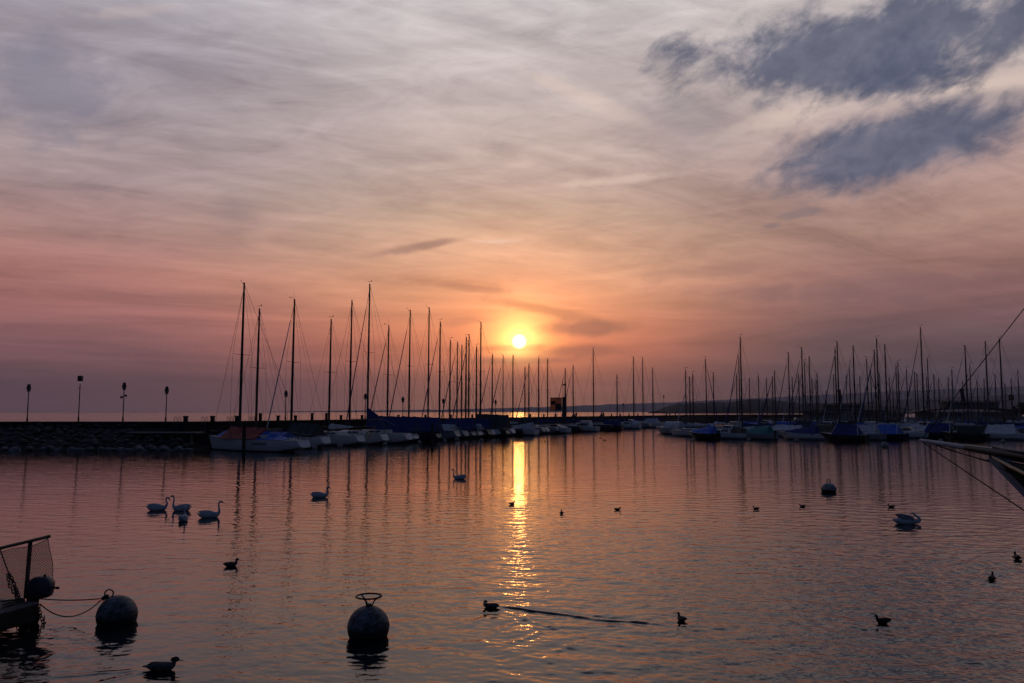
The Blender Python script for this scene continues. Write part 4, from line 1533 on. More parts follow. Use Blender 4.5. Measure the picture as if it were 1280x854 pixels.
for px, yt, lab in ((357, 488, 'lantern lamp post between the second and third masts'), (456.5, 492, 'lantern lamp post right behind the tallest mast of the row'),
                    (503.5, 496, 'small lantern lamp post between two leaning masts'), (554, 498, 'small lantern lamp post in the thick of masts left of the sun'),
                    (619.5, 500, 'small lantern lamp post left below the sun'), (779, 504, 'small lantern lamp post right of the lone short mast'),
                    (830, 494, 'thin lamp post at the far end of the breakwater row'), (904.5, 504, 'faint lamp post before the wooded headland')):
    lamp(px, yt, wall_D(px), lab)

# bollards: squat blocks standing on the wall
for k, px in enumerate((228, 262, 293, 322.5, 345, 367, 388, 406, 424.5, 451, 497, 531, 563, 590, 663, 680, 695, 765, 776, 787, 798, 834, 838, 845)):
    q = wallpt(px, WALL_H) + Vector((0, .9, 0))
    hh = .55 if px not in (388, 406, 322.5) else .85
    m = MB()
    w = .52 if px < 300 else .42
    m.box((0, 0, hh / 2 - .02), (w * .8, w * .8, hh), 0, .04)
    m.box((0, 0, hh + .03), (w, w, .14), 0, .04)
    o = m.build('mooring_post', WOODP, None, False)
    o.location = q
    nm = 'squat dark mooring post standing on top of the breakwater wall' if hh < .6 else 'taller dark mooring post standing on top of the breakwater wall'
    tag(o, nm, 'mooring post', 'squat mooring posts on the breakwater' if hh < .6 else 'taller mooring posts on the breakwater')
# ladder hoops
for k, px in enumerate((221.5, 255.5, 287, 314.5)):
    q = wallpt(px, WALL_H) + Vector((0, -.15, 0))
    t = empty('ladder', q, 0, 'steel ladder with hooped handrails on the wall, ' + ORD[k + 1] + ' from the left', 'ladder', 'ladders on the wall')
    for sg in (-1, 1):
        m = MB()
        m.tube([(sg * .22, -.1, -1.4), (sg * .22, -.1, .25)] + [(sg * .22, .25 - .35 * math.cos(a), .25 + .3 * math.sin(a)) for a in (PI * j / 8 for j in range(1, 9))] + [(sg * .22, .6, 0)], .028, 6)
        m.build('handrail', STEEL, t)
    m = MB()
    for j in range(5):
        m.tube([(-.22, -.1, -1.3 + .3 * j), (.22, -.1, -1.3 + .3 * j)], .02, 6)
    m.build('rungs', STEEL, t)

# signal board with its tower
D = wall_D(697) + .5
q = P(705.5, 515, D)
t = empty('signal_tower', (q.x, D, WALL_H), 0, 'dark square harbour tower beside the sky-orange board', 'tower')
zt = P(705, 497, D).z - WALL_H
m = MB(); m.box((0, 0, zt / 2), (.95, .95, zt), 0, .05); m.build('shaft', WOODP, t, False)
m = MB(); m.box((0, 0, zt + .05), (1.1, 1.1, .12), 0, .03); m.build('cap', IRON, t, False)
m = MB()
for sg in (-1, 1):
    m.tube([(sg * .36, 0, zt), (sg * .36, 0, zt + 3.4)], .04, 6)
for j in range(6):
    m.tube([(-.36, 0, zt + .5 + .5 * j), (.36, 0, zt + .5 + .5 * j)], .025, 5)
m.build('lattice_mast', IRON, t)
m = MB(); m.box((0, 0, zt + 2.9), (.9, .3, .3), 0, .03); m.build('signal_box', IRON, t, False)
c = P(695, 505, D)
t = empty('signal_board', (c.x, D - .2, WALL_H), 0, 'open-frame board on thin legs beside the dark tower, sky orange put into its panels', 'board')
z0 = P(695, 513, D).z - WALL_H
z1 = P(695, 497.5, D).z - WALL_H
w = (P(702.3, 505, D) - P(688, 505, D)).x
m = MB()
hz_, vz = (z1 - z0), w
for zz in (z0, (z0 + z1) / 2, z1):
    m.box((0, 0, zz), (w, .10, .16))
for xx in (-w / 2 + .06, -.1, w / 2 - .06):
    m.box((xx, .003, (z0 + z1) / 2), (.12, .09, hz_ - .17))
m.build('frame', IRON, t, False)
om = bpy.data.materials.new('sky_orange_panel')
om.use_nodes = True
nt_ = om.node_tree
b_ = nt_.nodes['Principled BSDF']
b_.inputs['Base Color'].default_value = (.5, .24, .14, 1)  # orange of the sky behind the open frame, put into the panel colour
b_.inputs['Roughness'].default_value = .4
tl = nt_.nodes.new('ShaderNodeBsdfTranslucent')
tl.inputs[0].default_value = (.62, .36, .24, 1)
mx_ = nt_.nodes.new('ShaderNodeMixShader')
mx_.inputs[0].default_value = .85
nt_.links.new(b_.outputs[0], mx_.inputs[1])
nt_.links.new(tl.outputs[0], mx_.inputs[2])
nt_.links.new(mx_.outputs[0], nt_.nodes['Material Output'].inputs[0])
for ix, (xa, xb) in enumerate(((-w / 2 + .12, -.16), (-.04, w / 2 - .12))):
    for iz, (za, zb) in enumerate(((z0 + .08, (z0 + z1) / 2 - .08), ((z0 + z1) / 2 + .08, z1 - .08))):
        m = MB()
        m.box(((xa + xb) / 2, 0, (za + zb) / 2), (xb - xa, .03, zb - za))
        m.build('panel', om if (ix, iz) in ((0, 0), (1, 1)) else (om if (ix, iz) == (0, 1) else IRON), t, False)
        if (ix, iz) == (0, 1):
            m = MB(); m.box(((xa + xb) / 2, -.03, za + .3), (xb - xa - .1, .02, .6)); m.build('dark_plate', IRON, t, False)
m = MB()
for xx in (-.6, .25):
    m.tube([(xx, 0, 0), (xx, 0, z0)], .04, 6)
m.build('legs', IRON, t)


# seated people on the wall
def person(loc, rz, label, lean=0.0, coat=COAT):
    vs = [(0, 0, .10), (0, 0, .34), (.02 + lean, 0, .55), (.04 + lean, 0, .64), (.06 + lean, 0, .72), (.07 + lean, 0, .84),
          (.05, .10, .08), (.42, .12, .12), (.46, .13, -.30), (.56, .13, -.34),
          (.05, -.10, .08), (.42, -.12, .12), (.46, -.13, -.30), (.56, -.13, -.34),
          (.02 + lean, .19, .53), (.10 + lean, .24, .28), (.30, .18, .18), (.38, .15, .16),
          (.02 + lean, -.19, .53), (.10 + lean, -.24, .28), (.30, -.18, .18), (.38, -.15, .16)]
    es = [(0, 1), (1, 2), (2, 3), (3, 4), (4, 5), (0, 6), (6, 7), (7, 8), (8, 9), (0, 10), (10, 11), (11, 12), (12, 13), (2, 14), (14, 15), (15, 16), (16, 17), (2, 18), (18, 19), (19, 20), (20, 21)]
    rd = [.15, .14, .15, .07, .085, .09, .10, .075, .05, .045, .10, .075, .05, .045, .07, .055, .04, .03, .07, .055, .04, .03]
    me = bpy.data.meshes.new('person')
    me.from_pydata(vs, es, [])
    o = bpy.data.objects.new('person', me)
    COL.objects.link(o)
    sk = o.modifiers.new('skin', 'SKIN')
    for i, d in enumerate(me.skin_vertices[0].data):
        d.radius = (rd[i], rd[i])
        d.use_root = i == 0
    sb = o.modifiers.new('sub', 'SUBSURF')
    sb.levels = sb.render_levels = 1
    me2 = bpy.data.meshes.new_from_object(o.evaluated_get(bpy.context.evaluated_depsgraph_get()))
    bpy.data.objects.remove(o)
    me2.materials.clear()
    me2.materials.append(coat)
    o = bpy.data.objects.new('person', me2)
    COL.objects.link(o)
    m = MB()
    m.sphere((.075 + lean, 0, .79), .112, 12, 8, (.9, .8, 1.15))
    m.build('head', SKIN, o)
    m = MB()
    m.sphere((.055 + lean, 0, .84), .125, 12, 8, (.95, .85, .9))
    m.build('hair', HAIR, o)
    o.location = loc
    o.rotation_euler = (0, 0, rz)
    return tag(o, label, 'person', 'people sitting on the breakwater')


for px, rz, ln, lab in ((718.0, 2.6, .04, 'person in dark clothes sitting on the wall, left one beside the signal tower'), (720.8, 2.3, .0, 'person in dark clothes sitting on the wall, right one beside the signal tower'),
                        (752.6, 2.4, .0, 'person in dark clothes sitting upright on the wall past the lone tall mast'), (755.6, 2.7, .14, 'person leaning forward on the wall past the lone tall mast, right of a pair')):
    q = wallpt(px, WALL_H) + Vector((0, .6, .02))
    o = person(q, rz, lab, ln)
    o.scale = (1.25, 1.25, 1.25)

# mooring piles in the water
for px, yb, yt, r_, lab in ((304.5, 565, 526.5, .17, 'thick dark mooring pile in front of the red-covered boat'), (540, 557, 529, .16, 'dark mooring pile between navy tents and the pale boats'),
                            (671, 538.5, 524, .15, 'slim dark mooring pile below the signal board'), (1190, 552, 536, .16, 'dark mooring pile beside the black boat')):
    q = PZ(px, yb)
    h = P(px, yt, q.y).z
    t = empty('mooring_pile', (q.x, q.y, 0), 0, lab, 'mooring pile', 'mooring piles')
    m = MB(); m.tube([(0, 0, -2), (0, 0, h * .5), (.01, 0, h)], [r_ * 1.08, r_, r_ * .93], 12); m.build('post', WOODP, t)
    m = MB(); m.tube([(0, 0, h * .55), (0, 0, h * .62)], r_ * 1.12, 12); m.build('iron_band', IRON, t)

# pale mooring balls off the sterns
MBALL = buoy_mat('pale_mooring_ball', (.42, .43, .45), (.12, .12, .13), -.05)
first = None
for px, py in ((393, 561.5), (425, 559.5), (481, 557), (524, 554.5), (556, 552.5), (571, 551), (602, 551.5), (611, 546), (620, 545), (628, 545), (637, 542.5), (644, 541), (672, 539), (676, 539), (1106, 559), (1254, 553), (1176, 553), (936, 551), (996, 552)):
    q = PZ(px, py)
    if first is None:
        t = empty('mooring_ball', (0, 0, 0), 0)
        m = MB(); m.sphere((0, 0, .12), .30, 16, 10); m.build('float', MBALL, t)
        m = MB(); m.torus((0, 0, .46), .07, .018, Matrix.Rotation(PI / 2, 3, 'X'), 12, 6); m.build('ring', STEEL, t)
        first = o = t
    else:
        o = copy_tree(first)
    o.location = (q.x, q.y, 0)
    o.rotation_euler = (0, 0, random.uniform(0, 6))
    s_ = 1.35 if px == 1106 else random.uniform(.85, 1.15)
    o.scale = (s_,) * 3
    tag(o, 'small round mooring ball floating at the sterns of the moored boats', 'mooring ball', 'mooring balls at the sterns')

# ================================================================== BUOYS
BM = buoy_mat('scuffed_buoy', (.17, .19, .24), (.014, .017, .03), -.02)


def buoy(px, ytop, r, zc, label, D):
    q = P(px, ytop, D)
    t = empty('mooring_buoy', (q.x, D, 0), random.uniform(0, 6), label, 'buoy')
    m = MB(); m.sphere((0, 0, 0), r, 40, 28); b_ = m.build('float', BM, t)
    b_.location = (0, 0, zc)
    m = MB(); m.torus((0, 0, zc + .02), r * 1.0, .007, None, 48, 6); m.build('seam', IRON, t)
    m = MB(); m.tube([(0, 0, -r), (0, 0, -r - 1.5)], .02, 6); m.build('mooring_rod', IRON, t)
    return t


t = buoy(461, 752, .372, .165, 'scuffed ball buoy with a flat wheel-shaped ring on top, nearest in the middle', 14.65)
t.rotation_euler = (0, 0, 0)
m = MB(); m.torus((0, 0, .70), .225, .016, None, 40, 8); m.build('top_ring', IRON, t)
m = MB()
for a in (.3, 2.4, 4.5):
    m.tube([(.05 * math.cos(a), .05 * math.sin(a), .52), (.10 * math.cos(a), .10 * math.sin(a), .62), (.22 * math.cos(a), .22 * math.sin(a), .70)], .014, 6)
m.build('ring_stay', IRON, t)
m = MB(); m.tube([(0, 0, .50), (0, 0, .57)], [.07, .045], 12); m.build('top_fitting', IRON, t)

tb = buoy(147.5, 740, .365, .135, 'scuffed ball buoy with a steel ring, roped to the raft', 15.6)
tb.rotation_euler = (0, 0, 0)
m = MB()
m.torus((-.16, -.02, .54), .075, .014, Matrix.Rotation(PI / 2, 3, 'X') @ Matrix.Rotation(.3, 3, 'Y'), 24, 8)
m.build('ring', STEEL, tb)
m = MB(); m.box((-.23, -.02, .47), (.14, .09, .08), 0, .02, Matrix.Rotation(-.5, 3, 'Y')); m.build('shackle', IRON, tb, False)
BUOY_RING = tb.location + Vector((-.28, -.02, .45))

q = PZ(1036, 615)
t = empty('mooring_buoy', (q.x, q.y, 0), 0, 'pale flattened buoy with a small ring, alone on the right-hand water', 'buoy')
m = MB(); m.sphere((0, 0, 0), .37, 28, 18, (1, 1, .82)); o = m.build('float', buoy_mat('pale_buoy', (.40, .42, .46), (.12, .13, .15), -.04), t); o.location = (0, 0, .14)
m = MB(); m.torus((0, 0, .52), .09, .02, Matrix.Rotation(PI / 2, 3, 'X'), 18, 6); m.build('ring', IRON, t)


# ================================================================== BIRDS
def loft(path, n=14):
    """one skin along a path in the xz plane: (x, y, z, half width, half height)"""
    pts = [Vector(p[:3]) for p in path]
    rs = []
    for i, p in enumerate(path):
        t_ = (pts[min(i + 1, len(pts) - 1)] - pts[max(i - 1, 0)])
        t_.y = 0
        t_.normalize()
        nrm = Vector((-t_.z, 0, t_.x))
        rs.append([pts[i] + Vector((0, 1, 0)) * (p[3] * math.cos(2 * PI * k / n)) + nrm * (p[4] * math.sin(2 * PI * k / n)) for k in range(n)])
    return rs


def catmull(path, per=4):
    out = []
    for i in range(len(path) - 1):
        p0, p1, p2, p3 = (path[max(i - 1, 0)], path[i], path[i + 1], path[min(i + 2, len(path) - 1)])
        for j in range(per):
            t_ = j / per
            out.append(tuple(.5 * (2 * b + (c - a) * t_ + (2 * a - 5 * b + 4 * c - d) * t_ * t_ + (3 * b - a - 3 * c + d) * t_ ** 3) for a, b, c, d in zip(p0, p1, p2, p3)))
    out.append(tuple(path[-1]))
    return out


def wing_mb(sg, x0, x1, yw, z, hgt, tip, thick=.05):
    mb = MB()
    rs = []
    n = 9
    for i in range(n):
        u = i / (n - 1)
        x = x0 + (x1 - x0) * u
        s_ = math.sin(PI * min(1, .12 + u * .88)) ** .7 if u < 1 else .05
        s_ = max(s_, .06)
        w = yw * (1 - .45 * u ** 2)
        zz = z + tip * u ** 2
        rs.append([(x, sg * (w + thick * math.cos(q) * s_ - .06 * math.sin(q) * s_), zz + hgt * s_ * math.sin(q)) for q in (2 * PI * k / 10 for k in range(10))])
    return mb.rings(rs)


def swan(px, py, face, label, neck='up', turn=0.0, sc_=1.0):
    """face: heading angle in the world (0 = towards the right of the picture)"""
    q = PZ(px, py)
    t = empty('swan', (q.x, q.y, 0), face, label, 'swan', 'swans on the water')
    tail = [(-.66, 0, .26, .015, .012), (-.56, 0, .20, .07, .04), (-.42, 0, .14, .16, .12), (-.18, 0, .12, .235, .18), (.06, 0, .12, .245, .19), (.26, 0, .13, .20, .165)]
    if neck == 'up':
        nk = [(.38, 0, .17, .125, .125), (.455, 0, .27, .075, .075), (.47, 0, .38, .052, .052), (.445, 0, .52, .044, .044), (.435, 0, .66, .040, .040), (.46, 0, .77, .040, .042),
              (.52, 0, .815, .048, .052), (.59, 0, .795, .045, .045), (.64, 0, .77, .028, .026)]
        bill = [(.625, 0, .777, .028, .024), (.68, 0, .748, .026, .016), (.74, 0, .718, .018, .009)]
    elif neck == 'arched':
        nk = [(.38, 0, .17, .125, .125), (.46, 0, .26, .075, .075), (.50, 0, .38, .052, .052), (.46, 0, .50, .046, .046), (.43, 0, .60, .042, .042), (.47, 0, .69, .042, .044),
              (.54, 0, .69, .048, .052), (.60, 0, .64, .043, .045), (.63, 0, .60, .028, .026)]
        bill = [(.62, 0, .612, .028, .024), (.655, 0, .56, .026, .016), (.69, 0, .51, .018, .009)]
    else:  # tucked back
        nk = [(.38, 0, .13, .15, .125), (.52, 0, .14, .12, .10), (.60, 0, .20, .085, .08), (.575, 0, .29, .06, .06), (.48, .01, .36, .05, .05), (.40, .02, .43, .046, .046), (.345, .02, .49, .052, .050), (.28, .02, .495, .045, .042), (.23, .02, .47, .025, .022)]
        bill = [(.25, .02, .48, .026, .02), (.19, .02, .45, .022, .014), (.14, .02, .43, .015, .008)]
    m = MB()
    m.rings(loft(catmull(tail + nk)))
    body = m.build('body', SWANW, t)
    m = MB(); m.rings(loft(bill, 8)); m.build('bill', ORANGE, t)
    up = .06 if neck != 'tucked' else .12
    for sg in (-1, 1):
        if neck == 'tucked':
            wing_mb(sg, .30, -.46, .15, .27, .15, .16).build('wing', mat('shaded_swan_wing', (.20, .23, .28), .85, .3, 14), t)  # shade on the raised wings is put into this darker plumage colour
        else:
            wing_mb(sg, .20, -.56, .17, .20 + up * .4, .13, .06 + up * .6).build('wing', SWANW, t)
    if turn:
        for o in t.children:
            if o.name.split('.')[0] in ('body', 'bill'):
                for v in o.data.vertices:
                    if v.co.z > .30 and v.co.x > .36:
                        k = min(1, (v.co.z - .30) / .30)
                        p = v.co - Vector((.44, 0, 0))
                        c_, s_ = math.cos(turn * k), math.sin(turn * k)
                        v.co.x, v.co.y = p.x * c_ - p.y * s_ + .44, p.x * s_ + p.y * c_
    t.scale = (sc_ * .72,) * 3
    return t


swan(197, 638, .12, 'swan facing right with head bowed towards the upright one', 'arched')
swan(226, 638.5, PI - .15, 'swan facing left with a tall neck, meeting the bowed swan', 'up')
swan(229, 651, PI / 2 + .25, 'swan seen from behind with its neck turned, in front of the pair', 'arched', .0, .95)
swan(262, 647, .30, 'swan facing right, alone beside the pair and the rear-view swan', 'up')
swan(400, 622, .10, 'swan gliding right across a mast reflection, farther out', 'arched')
swan(574, 599, PI - .05, 'swan facing left, far off near the sun glitter', 'up')
swan(1133, 655, -.12, 'resting swan with its head tucked into its wings, on the right', 'tucked', 0, 1.05)


def duck(px, py, face, kind, label, sc_=1.0, turn=0.0):
    q = PZ(px, py)
    t = empty('duck' if kind != 'coot' else 'coot', (q.x, q.y, 0), face, label, 'duck' if kind != 'coot' else 'coot', 'ducks and coots on the water')
    if kind == 'coot':
        path = [(-.20, 0, .09, .012, .01), (-.17, 0, .085, .05, .035), (-.09, 0, .07, .095, .075), (.01, 0, .065, .10, .082), (.09, 0, .07, .075, .07), (.135, 0, .11, .045, .045), (.145, 0, .155, .034, .034), (.16, 0, .195, .038, .038), (.195, 0, .195, .030, .028), (.215, 0, .187, .016, .014)]
        bill = [(.205, 0, .19, .016, .014), (.235, 0, .178, .012, .010), (.262, 0, .166, .005, .004)]
        mats = (BLACKF, WHITEF, BLACKF)
    elif kind in ('merganser', 'goosander'):
        path = [(-.34, 0, .07, .02, .008), (-.26, 0, .075, .055, .025), (-.16, 0, .07, .10, .07), (0, 0, .065, .115, .08), (.12, 0, .07, .085, .072), (.175, 0, .10, .05, .052), (.19, 0, .135, .038, .038), (.195, 0, .165, .036, .040), (.22, 0, .185, .042, .042), (.262, 0, .177, .03, .03), (.282, 0, .170, .016, .016)]
        bill = [(.27, 0, .172, .014, .013), (.31, 0, .162, .010, .008), (.355, 0, .155, .006, .005)]
        mats = (mat('dusky_plumage', (.09, .095, .105), .8, .5, 16), ORANGE, BROWNF)
    else:
        path = [(-.27, 0, .11, .015, .01), (-.22, 0, .095, .05, .03), (-.12, 0, .07, .10, .08), (.01, 0, .065, .11, .085), (.11, 0, .07, .08, .07), (.155, 0, .12, .045, .045), (.165, 0, .175, .032, .034), (.18, 0, .215, .040, .040), (.215, 0, .212, .034, .030), (.235, 0, .20, .02, .015)]
        bill = [(.225, 0, .203, .022, .014), (.26, 0, .188, .024, .010), (.295, 0, .178, .018, .006)]
        mats = (BROWNF, ORANGE, BROWNF)
    m = MB(); m.rings(loft(catmull(path, 3), 12)); m.build('body', mats[0], t)
    m = MB(); m.rings(loft(bill, 8)); m.build('bill', mats[1], t)
    for sg in (-1, 1):
        wing_mb(sg, .08, -.24, .082, .085, .055, .035, .025).build('wing', mats[2], t)
    if kind in ('merganser', 'goosander'):
        if kind == 'goosander':
            t.children[0].data.materials[0] = mat('white_flank', (.66, .68, .72), .8, .15, 12)
        m = MB()
        for k in range(5):
            a = .25 * (k - 2)
            m.tube([(.21, 0, .185 + .004 * k), (.165, .006 * (k - 2), .172 + .008 * k), (.135, .010 * (k - 2), .155 + .012 * k)], [.022, .014, .003], 6)
        m.build('crest', mats[2], t)
        m = MB(); m.sphere((.222, 0, .183), .052, 12, 8, (1.15, .88, .92)); m.build('head_feathers', BLACKF, t)
    if turn:
        for o in t.children:
            for v in o.data.vertices:
                if v.co.z > .12 and v.co.x > .10:
                    k = min(1, (v.co.z - .12) / .07)
                    p = v.co - Vector((.18, 0, 0))
                    c_, s_ = math.cos(turn * k), math.sin(turn * k)
                    v.co.x, v.co.y = p.x * c_ - p.y * s_ + .18, p.x * s_ + p.y * c_
    t.scale = (sc_ * .74,) * 3
    return t


duck(203, 838, .06, 'merganser', 'crested merganser swimming right near the bottom left corner', 1.2)
duck(613, 760, PI - .12, 'goosander', 'pale-flanked merganser trailing a long wake below the sun glitter, its head turned back', .9, PI - .3)
duck(289, 708, .5, 'mallard', 'duck right of the raft, in the mast reflections', 1.05)
duck(852, 776, PI / 2 + .4, 'coot', 'coot seen from behind at the end of the long wake', .82)
duck(1103, 779, PI + .02, 'coot', 'black coot swimming left, nearest on the right-hand water', .92)
duck(640, 631, .4, 'coot', 'small dark coot on the left edge of the sun glitter', .9)
duck(702, 642.5, PI / 2, 'coot', 'small dark coot seen from behind, just right of the glitter', .95)
duck(772, 638, .1, 'mallard', 'small duck facing right, right of the rear-view coot', .8)
duck(945, 637, PI, 'coot', 'small coot swimming left with a short wake', .85)
duck(1003, 634, PI, 'mallard', 'small low duck swimming left below the pale flattened buoy', .8)
duck(1114, 634.5, PI - .1, 'mallard', 'small duck facing left just above the resting swan', .85)
duck(1240, 725, .9, 'mallard', 'duck swimming away near the right edge', .95)
duck(1271, 699, 1.3, 'coot', 'dark coot at the right edge, farther than the swimming duck', 1.1)
duck(717.5, 546.5, .2, 'mallard', 'tiny far duck below the seated pair by the tower', .95)
duck(681, 552, 2.9, 'mallard', 'tiny far duck right of the bright glitter', .95)
duck(750.5, 548, PI, 'mallard', 'tiny far duck, left of the far pair beyond the glitter', 1.1)
duck(755.5, 551, .2, 'mallard', 'tiny far duck, right of the far pair beyond the glitter', 1.1)

# ================================================================== RAFT AT THE LEFT
ZD = .45
A = PZ(48.5, 752.5, ZD)             # right-hand end of the near edge
B_ = PZ(0, 766, ZD)
ex = (B_ - A).normalized()          # along the deck, out of the picture
ey = Vector((-ex.y, ex.x, 0))       # across the deck
if ey.y < 0:
    ey = -ey
yaw = math.atan2(ex.y, ex.x)
raft = empty('work_raft', (A.x, A.y, 0), yaw, 'low flat work raft with a railing and net at the left edge', 'raft')
ys = 1 if (Matrix.Rotation(yaw, 3, 'Z') @ Vector((0, 1, 0))).dot(ey) > 0 else -1
LEN, WID = 5.0, 2.0
m = MB()
for k in range(9):
    m.box((LEN / 2, ys * (.11 + k * .222), ZD - .025), (LEN, .205, .05), 0, .012)
m.build('deck', PLANK, raft, False)
m = MB()
m.box((LEN / 2 + .02, ys * .03, ZD - .20), (LEN, .08, .28), 0, .02)
m.box((LEN / 2 + .02, ys * (WID - .03), ZD - .20), (LEN, .08, .28), 0, .02)
m.box((.05, ys * WID / 2, ZD - .20), (.08, WID - .2, .28), 0, .02)
m.build('side_beam', WOODP, raft, False)
m = MB()
for yy in (.5, 1.5):
    m.tube([(.9, ys * yy, .05), (1.1, ys * yy, .05), (LEN - .1, ys * yy, .05)], [.12, .24, .24], 14)
m.build('float', IRON, raft)
RP = lambda x, y, z: (x, ys * y, z)
Minv = raft.matrix_basis.inverted()


def loc_(v):
    return Minv @ v


pb_ = loc_(PZ(32, 748, ZD))
Dp = PZ(32, 748, ZD).y
pt = loc_(P(38, 677, Dp))
RZ = pt.z
m = MB(); m.tube([pb_, pt], .038, 10); m.build('railing_post', IRON, raft)
r1 = loc_(P(62, 670.5, Dp + .35))
r2_ = loc_(P(0, 685.5, Dp - .75))
r3 = r2_ + (r2_ - r1) * 1.6
m = MB(); m.tube([r1, r2_, r3], .03, 10); m.build('top_rail', IRON, raft)
m = MB(); m.tube([loc_(P(0, 687, Dp - .75)), loc_(P(11, 717, Dp - .6)), loc_(P(22, 747, Dp - .4))], .011, 6); m.build('stay_rod', IRON, raft)
# net hung under the rail
c00 = loc_(P(60, 673, Dp + .33)); c01 = loc_(P(66, 737, Dp + .33))
c10 = loc_(P(-22, 697, Dp - 1.0)); c11 = loc_(P(-22, 760, Dp - 1.0))
m = MB()


def netp(u, v):
    a = c00.lerp(c10, u) + Vector((0, 0, -.05 * math.sin(PI * min(1, u * 1.9)) * (1 - v)))
    b = c01.lerp(c11, u)
    p = a.lerp(b, v)
    return p + Vector((.012 * math.sin(9 * v + 4 * u), .03 * math.sin(PI * v) + .012 * math.sin(7 * u + 3 * v), 0))


NU, NV = 27, 19
for s_ in (1, -1):
    for k in range(-NV, NU + NV):
        pts_ = []
        for j in range(0, NV + 1):
            u = k + s_ * j if s_ > 0 else k + NV - j - NV + 0
            u = (k + s_ * j) if s_ > 0 else (k + NV - j - 0)
            if 0 <= u <= NU:
                pts_.append(netp(u / NU, j / NV))
        if len(pts_) > 1:
            m.tube(pts_, .0050, 3, False)
m.tube([netp(k / 20, 0) for k in range(21)], .006, 5)
m.tube([netp(0, k / 12) for k in range(13)], .006, 5)
m.build('net', IRON, raft)
# hanging fender under the deck
m = MB(); c_ = loc_(P(33, 775, Dp + .3)); m.sphere((c_.x, c_.y, .16), .12, 14, 10, (1.1, 1, 1.0)); o = m.build('fender', RUBBER, raft)
# cable coils on the deck
m = MB()
for k in range(3):
    a0 = loc_(PZ(2, 752 + k * 4, ZD + .05)); b0 = loc_(PZ(30, 748.5 + k * 1.2, ZD + .05))
    m.tube([a0 + (b0 - a0) * (j / 10) + Vector((0, .02 * math.sin(j * 1.3 + k), .0)) for j in range(11)], .018, 6)
m.build('cable', RUBBER, raft)

# outboard motor on the raft's end
q = P(47, 745, Dp - .05)
om_ = empty('outboard_motor', (q.x, q.y, 0), 0, 'dark outboard motor on the end of the raft, its leg in the water', 'outboard motor')
kx = Dp / FPX
zc_ = P(52, 733, q.y).z
m = MB()
rs = []
for zz, wx, wy in ((-.20, .15, .11), (-.17, .20, .14), (-.05, .225, .16), (.06, .225, .16), (.13, .19, .14), (.175, .13, .10), (.185, .05, .04)):
    rs.append([(.06 + .015 * zz + wx * math.copysign(abs(math.cos(a)) ** .6, math.cos(a)), wy * math.copysign(abs(math.sin(a)) ** .6, math.sin(a)), zc_ + zz) for a in (2 * PI * k / 20 for k in range(20))])
m.rings(rs)
m.build('cowling', mat('outboard_paint', (.04, .05, .075), .45, .4, 6), om_)
m = MB(); m.tube([(.26, 0, zc_ - .02), (.34, 0, zc_ - .03), (.345, 0, zc_ - .03), (.40, 0, zc_ - .03)], [.018, .018, .026, .024], 8); m.build('tiller', RUBBER, om_)
m = MB(); m.box((.12, 0, zc_ + .20), (.05, .03, .05), 0, .01); m.build('starter_grip', RUBBER, om_, False)
m = MB()
rs = []
for zz, wx, wy in ((zc_ - .20, .08, .06), (.42, .06, .045), (.22, .055, .04), (.16, .09, .06), (.05, .085, .06), (.0, .06, .045), (-.18, .05, .03), (-.34, .055, .03)):
    rs.append([(-.03 + wx * math.cos(a), wy * math.sin(a), zz) for a in (2 * PI * k / 12 for k in range(12))])
m.rings(rs)
lg = m.build('leg', RUBBER, om_)
m = MB(); m.box((-.03, 0, -.06), (.28, .18, .015)); m.tube([(-.18, 0, -.26), (-.02, 0, -.26), (.12, 0, -.26)], [.02, .05, .03], 10); m.build('gearcase', RUBBER, lg)
m = MB()
for k in range(3):
    a = k * 2.094
    M_ = Matrix.Rotation(a, 3, 'X')
    m.box(M_ @ Vector((.15, 0, .08)), (.02, .07, .13), 0, .01, M_ @ Matrix.Rotation(.5, 3, 'Z'))
m.build('propeller', IRON, om_)
m = MB(); m.box((-.12, 0, .40), (.10, .18, .24), 0, .02); m.build('clamp', IRON, om_, False)


# chains
def chain(pts, label, link=.05, wire=.009):
    L = [Vector(p) for p in pts]
    seg = [(b - a).length for a, b in zip(L[:-1], L[1:])]
    tot = sum(seg)
    n = int(tot / (link * 1.25))
    m = MB()
    for k in range(n):
        s_ = (k + .5) / n * tot
        i = 0
        while i < len(seg) - 1 and s_ > seg[i]:
            s_ -= seg[i]
            i += 1
        p = L[i].lerp(L[i + 1], min(1, s_ / seg[i]))
        d = (L[i + 1] - L[i]).normalized()
        qx = d.to_track_quat('X', 'Z').to_matrix() @ Matrix.Rotation(PI / 2 * (k % 2), 3, 'X')
        m.torus(p, link * .52, wire, qx, 12, 5, 1.5)
    o = m.build('mooring_chain', IRON)
    return tag(o, label, 'chain')


e0 = P(48, 752, Dp)
chain([P(48, 756, Dp), P(53, 777, Dp - .1), P(62, 788, Dp - .15), P(55, 800, Dp - .2), P(47, 812, Dp - .25)], 'heavy chain hanging in a loop from the corner of the raft')
chain([P(55, 783, Dp - .12), P(56, 792, Dp - .12), P(54, 801, Dp - .18)], 'short doubled chain end beside the outboard leg')
chain([P(20, 779, Dp - .7), P(23, 786, Dp - .7), P(19, 797, Dp - .75), P(15, 806, Dp - .8)], 'chain hanging from under the middle of the raft')
chain([P(9, 718, Dp - .6), P(12, 732, Dp - .6), P(22, 748, Dp - .5)], 'chain running down the railing stay to the deck', .045, .010)
chain([P(12, 717, Dp - .62), P(20, 735, Dp - .6), P(25, 749, Dp - .5)], 'second chain slanting beside the first down to the deck', .045, .010)
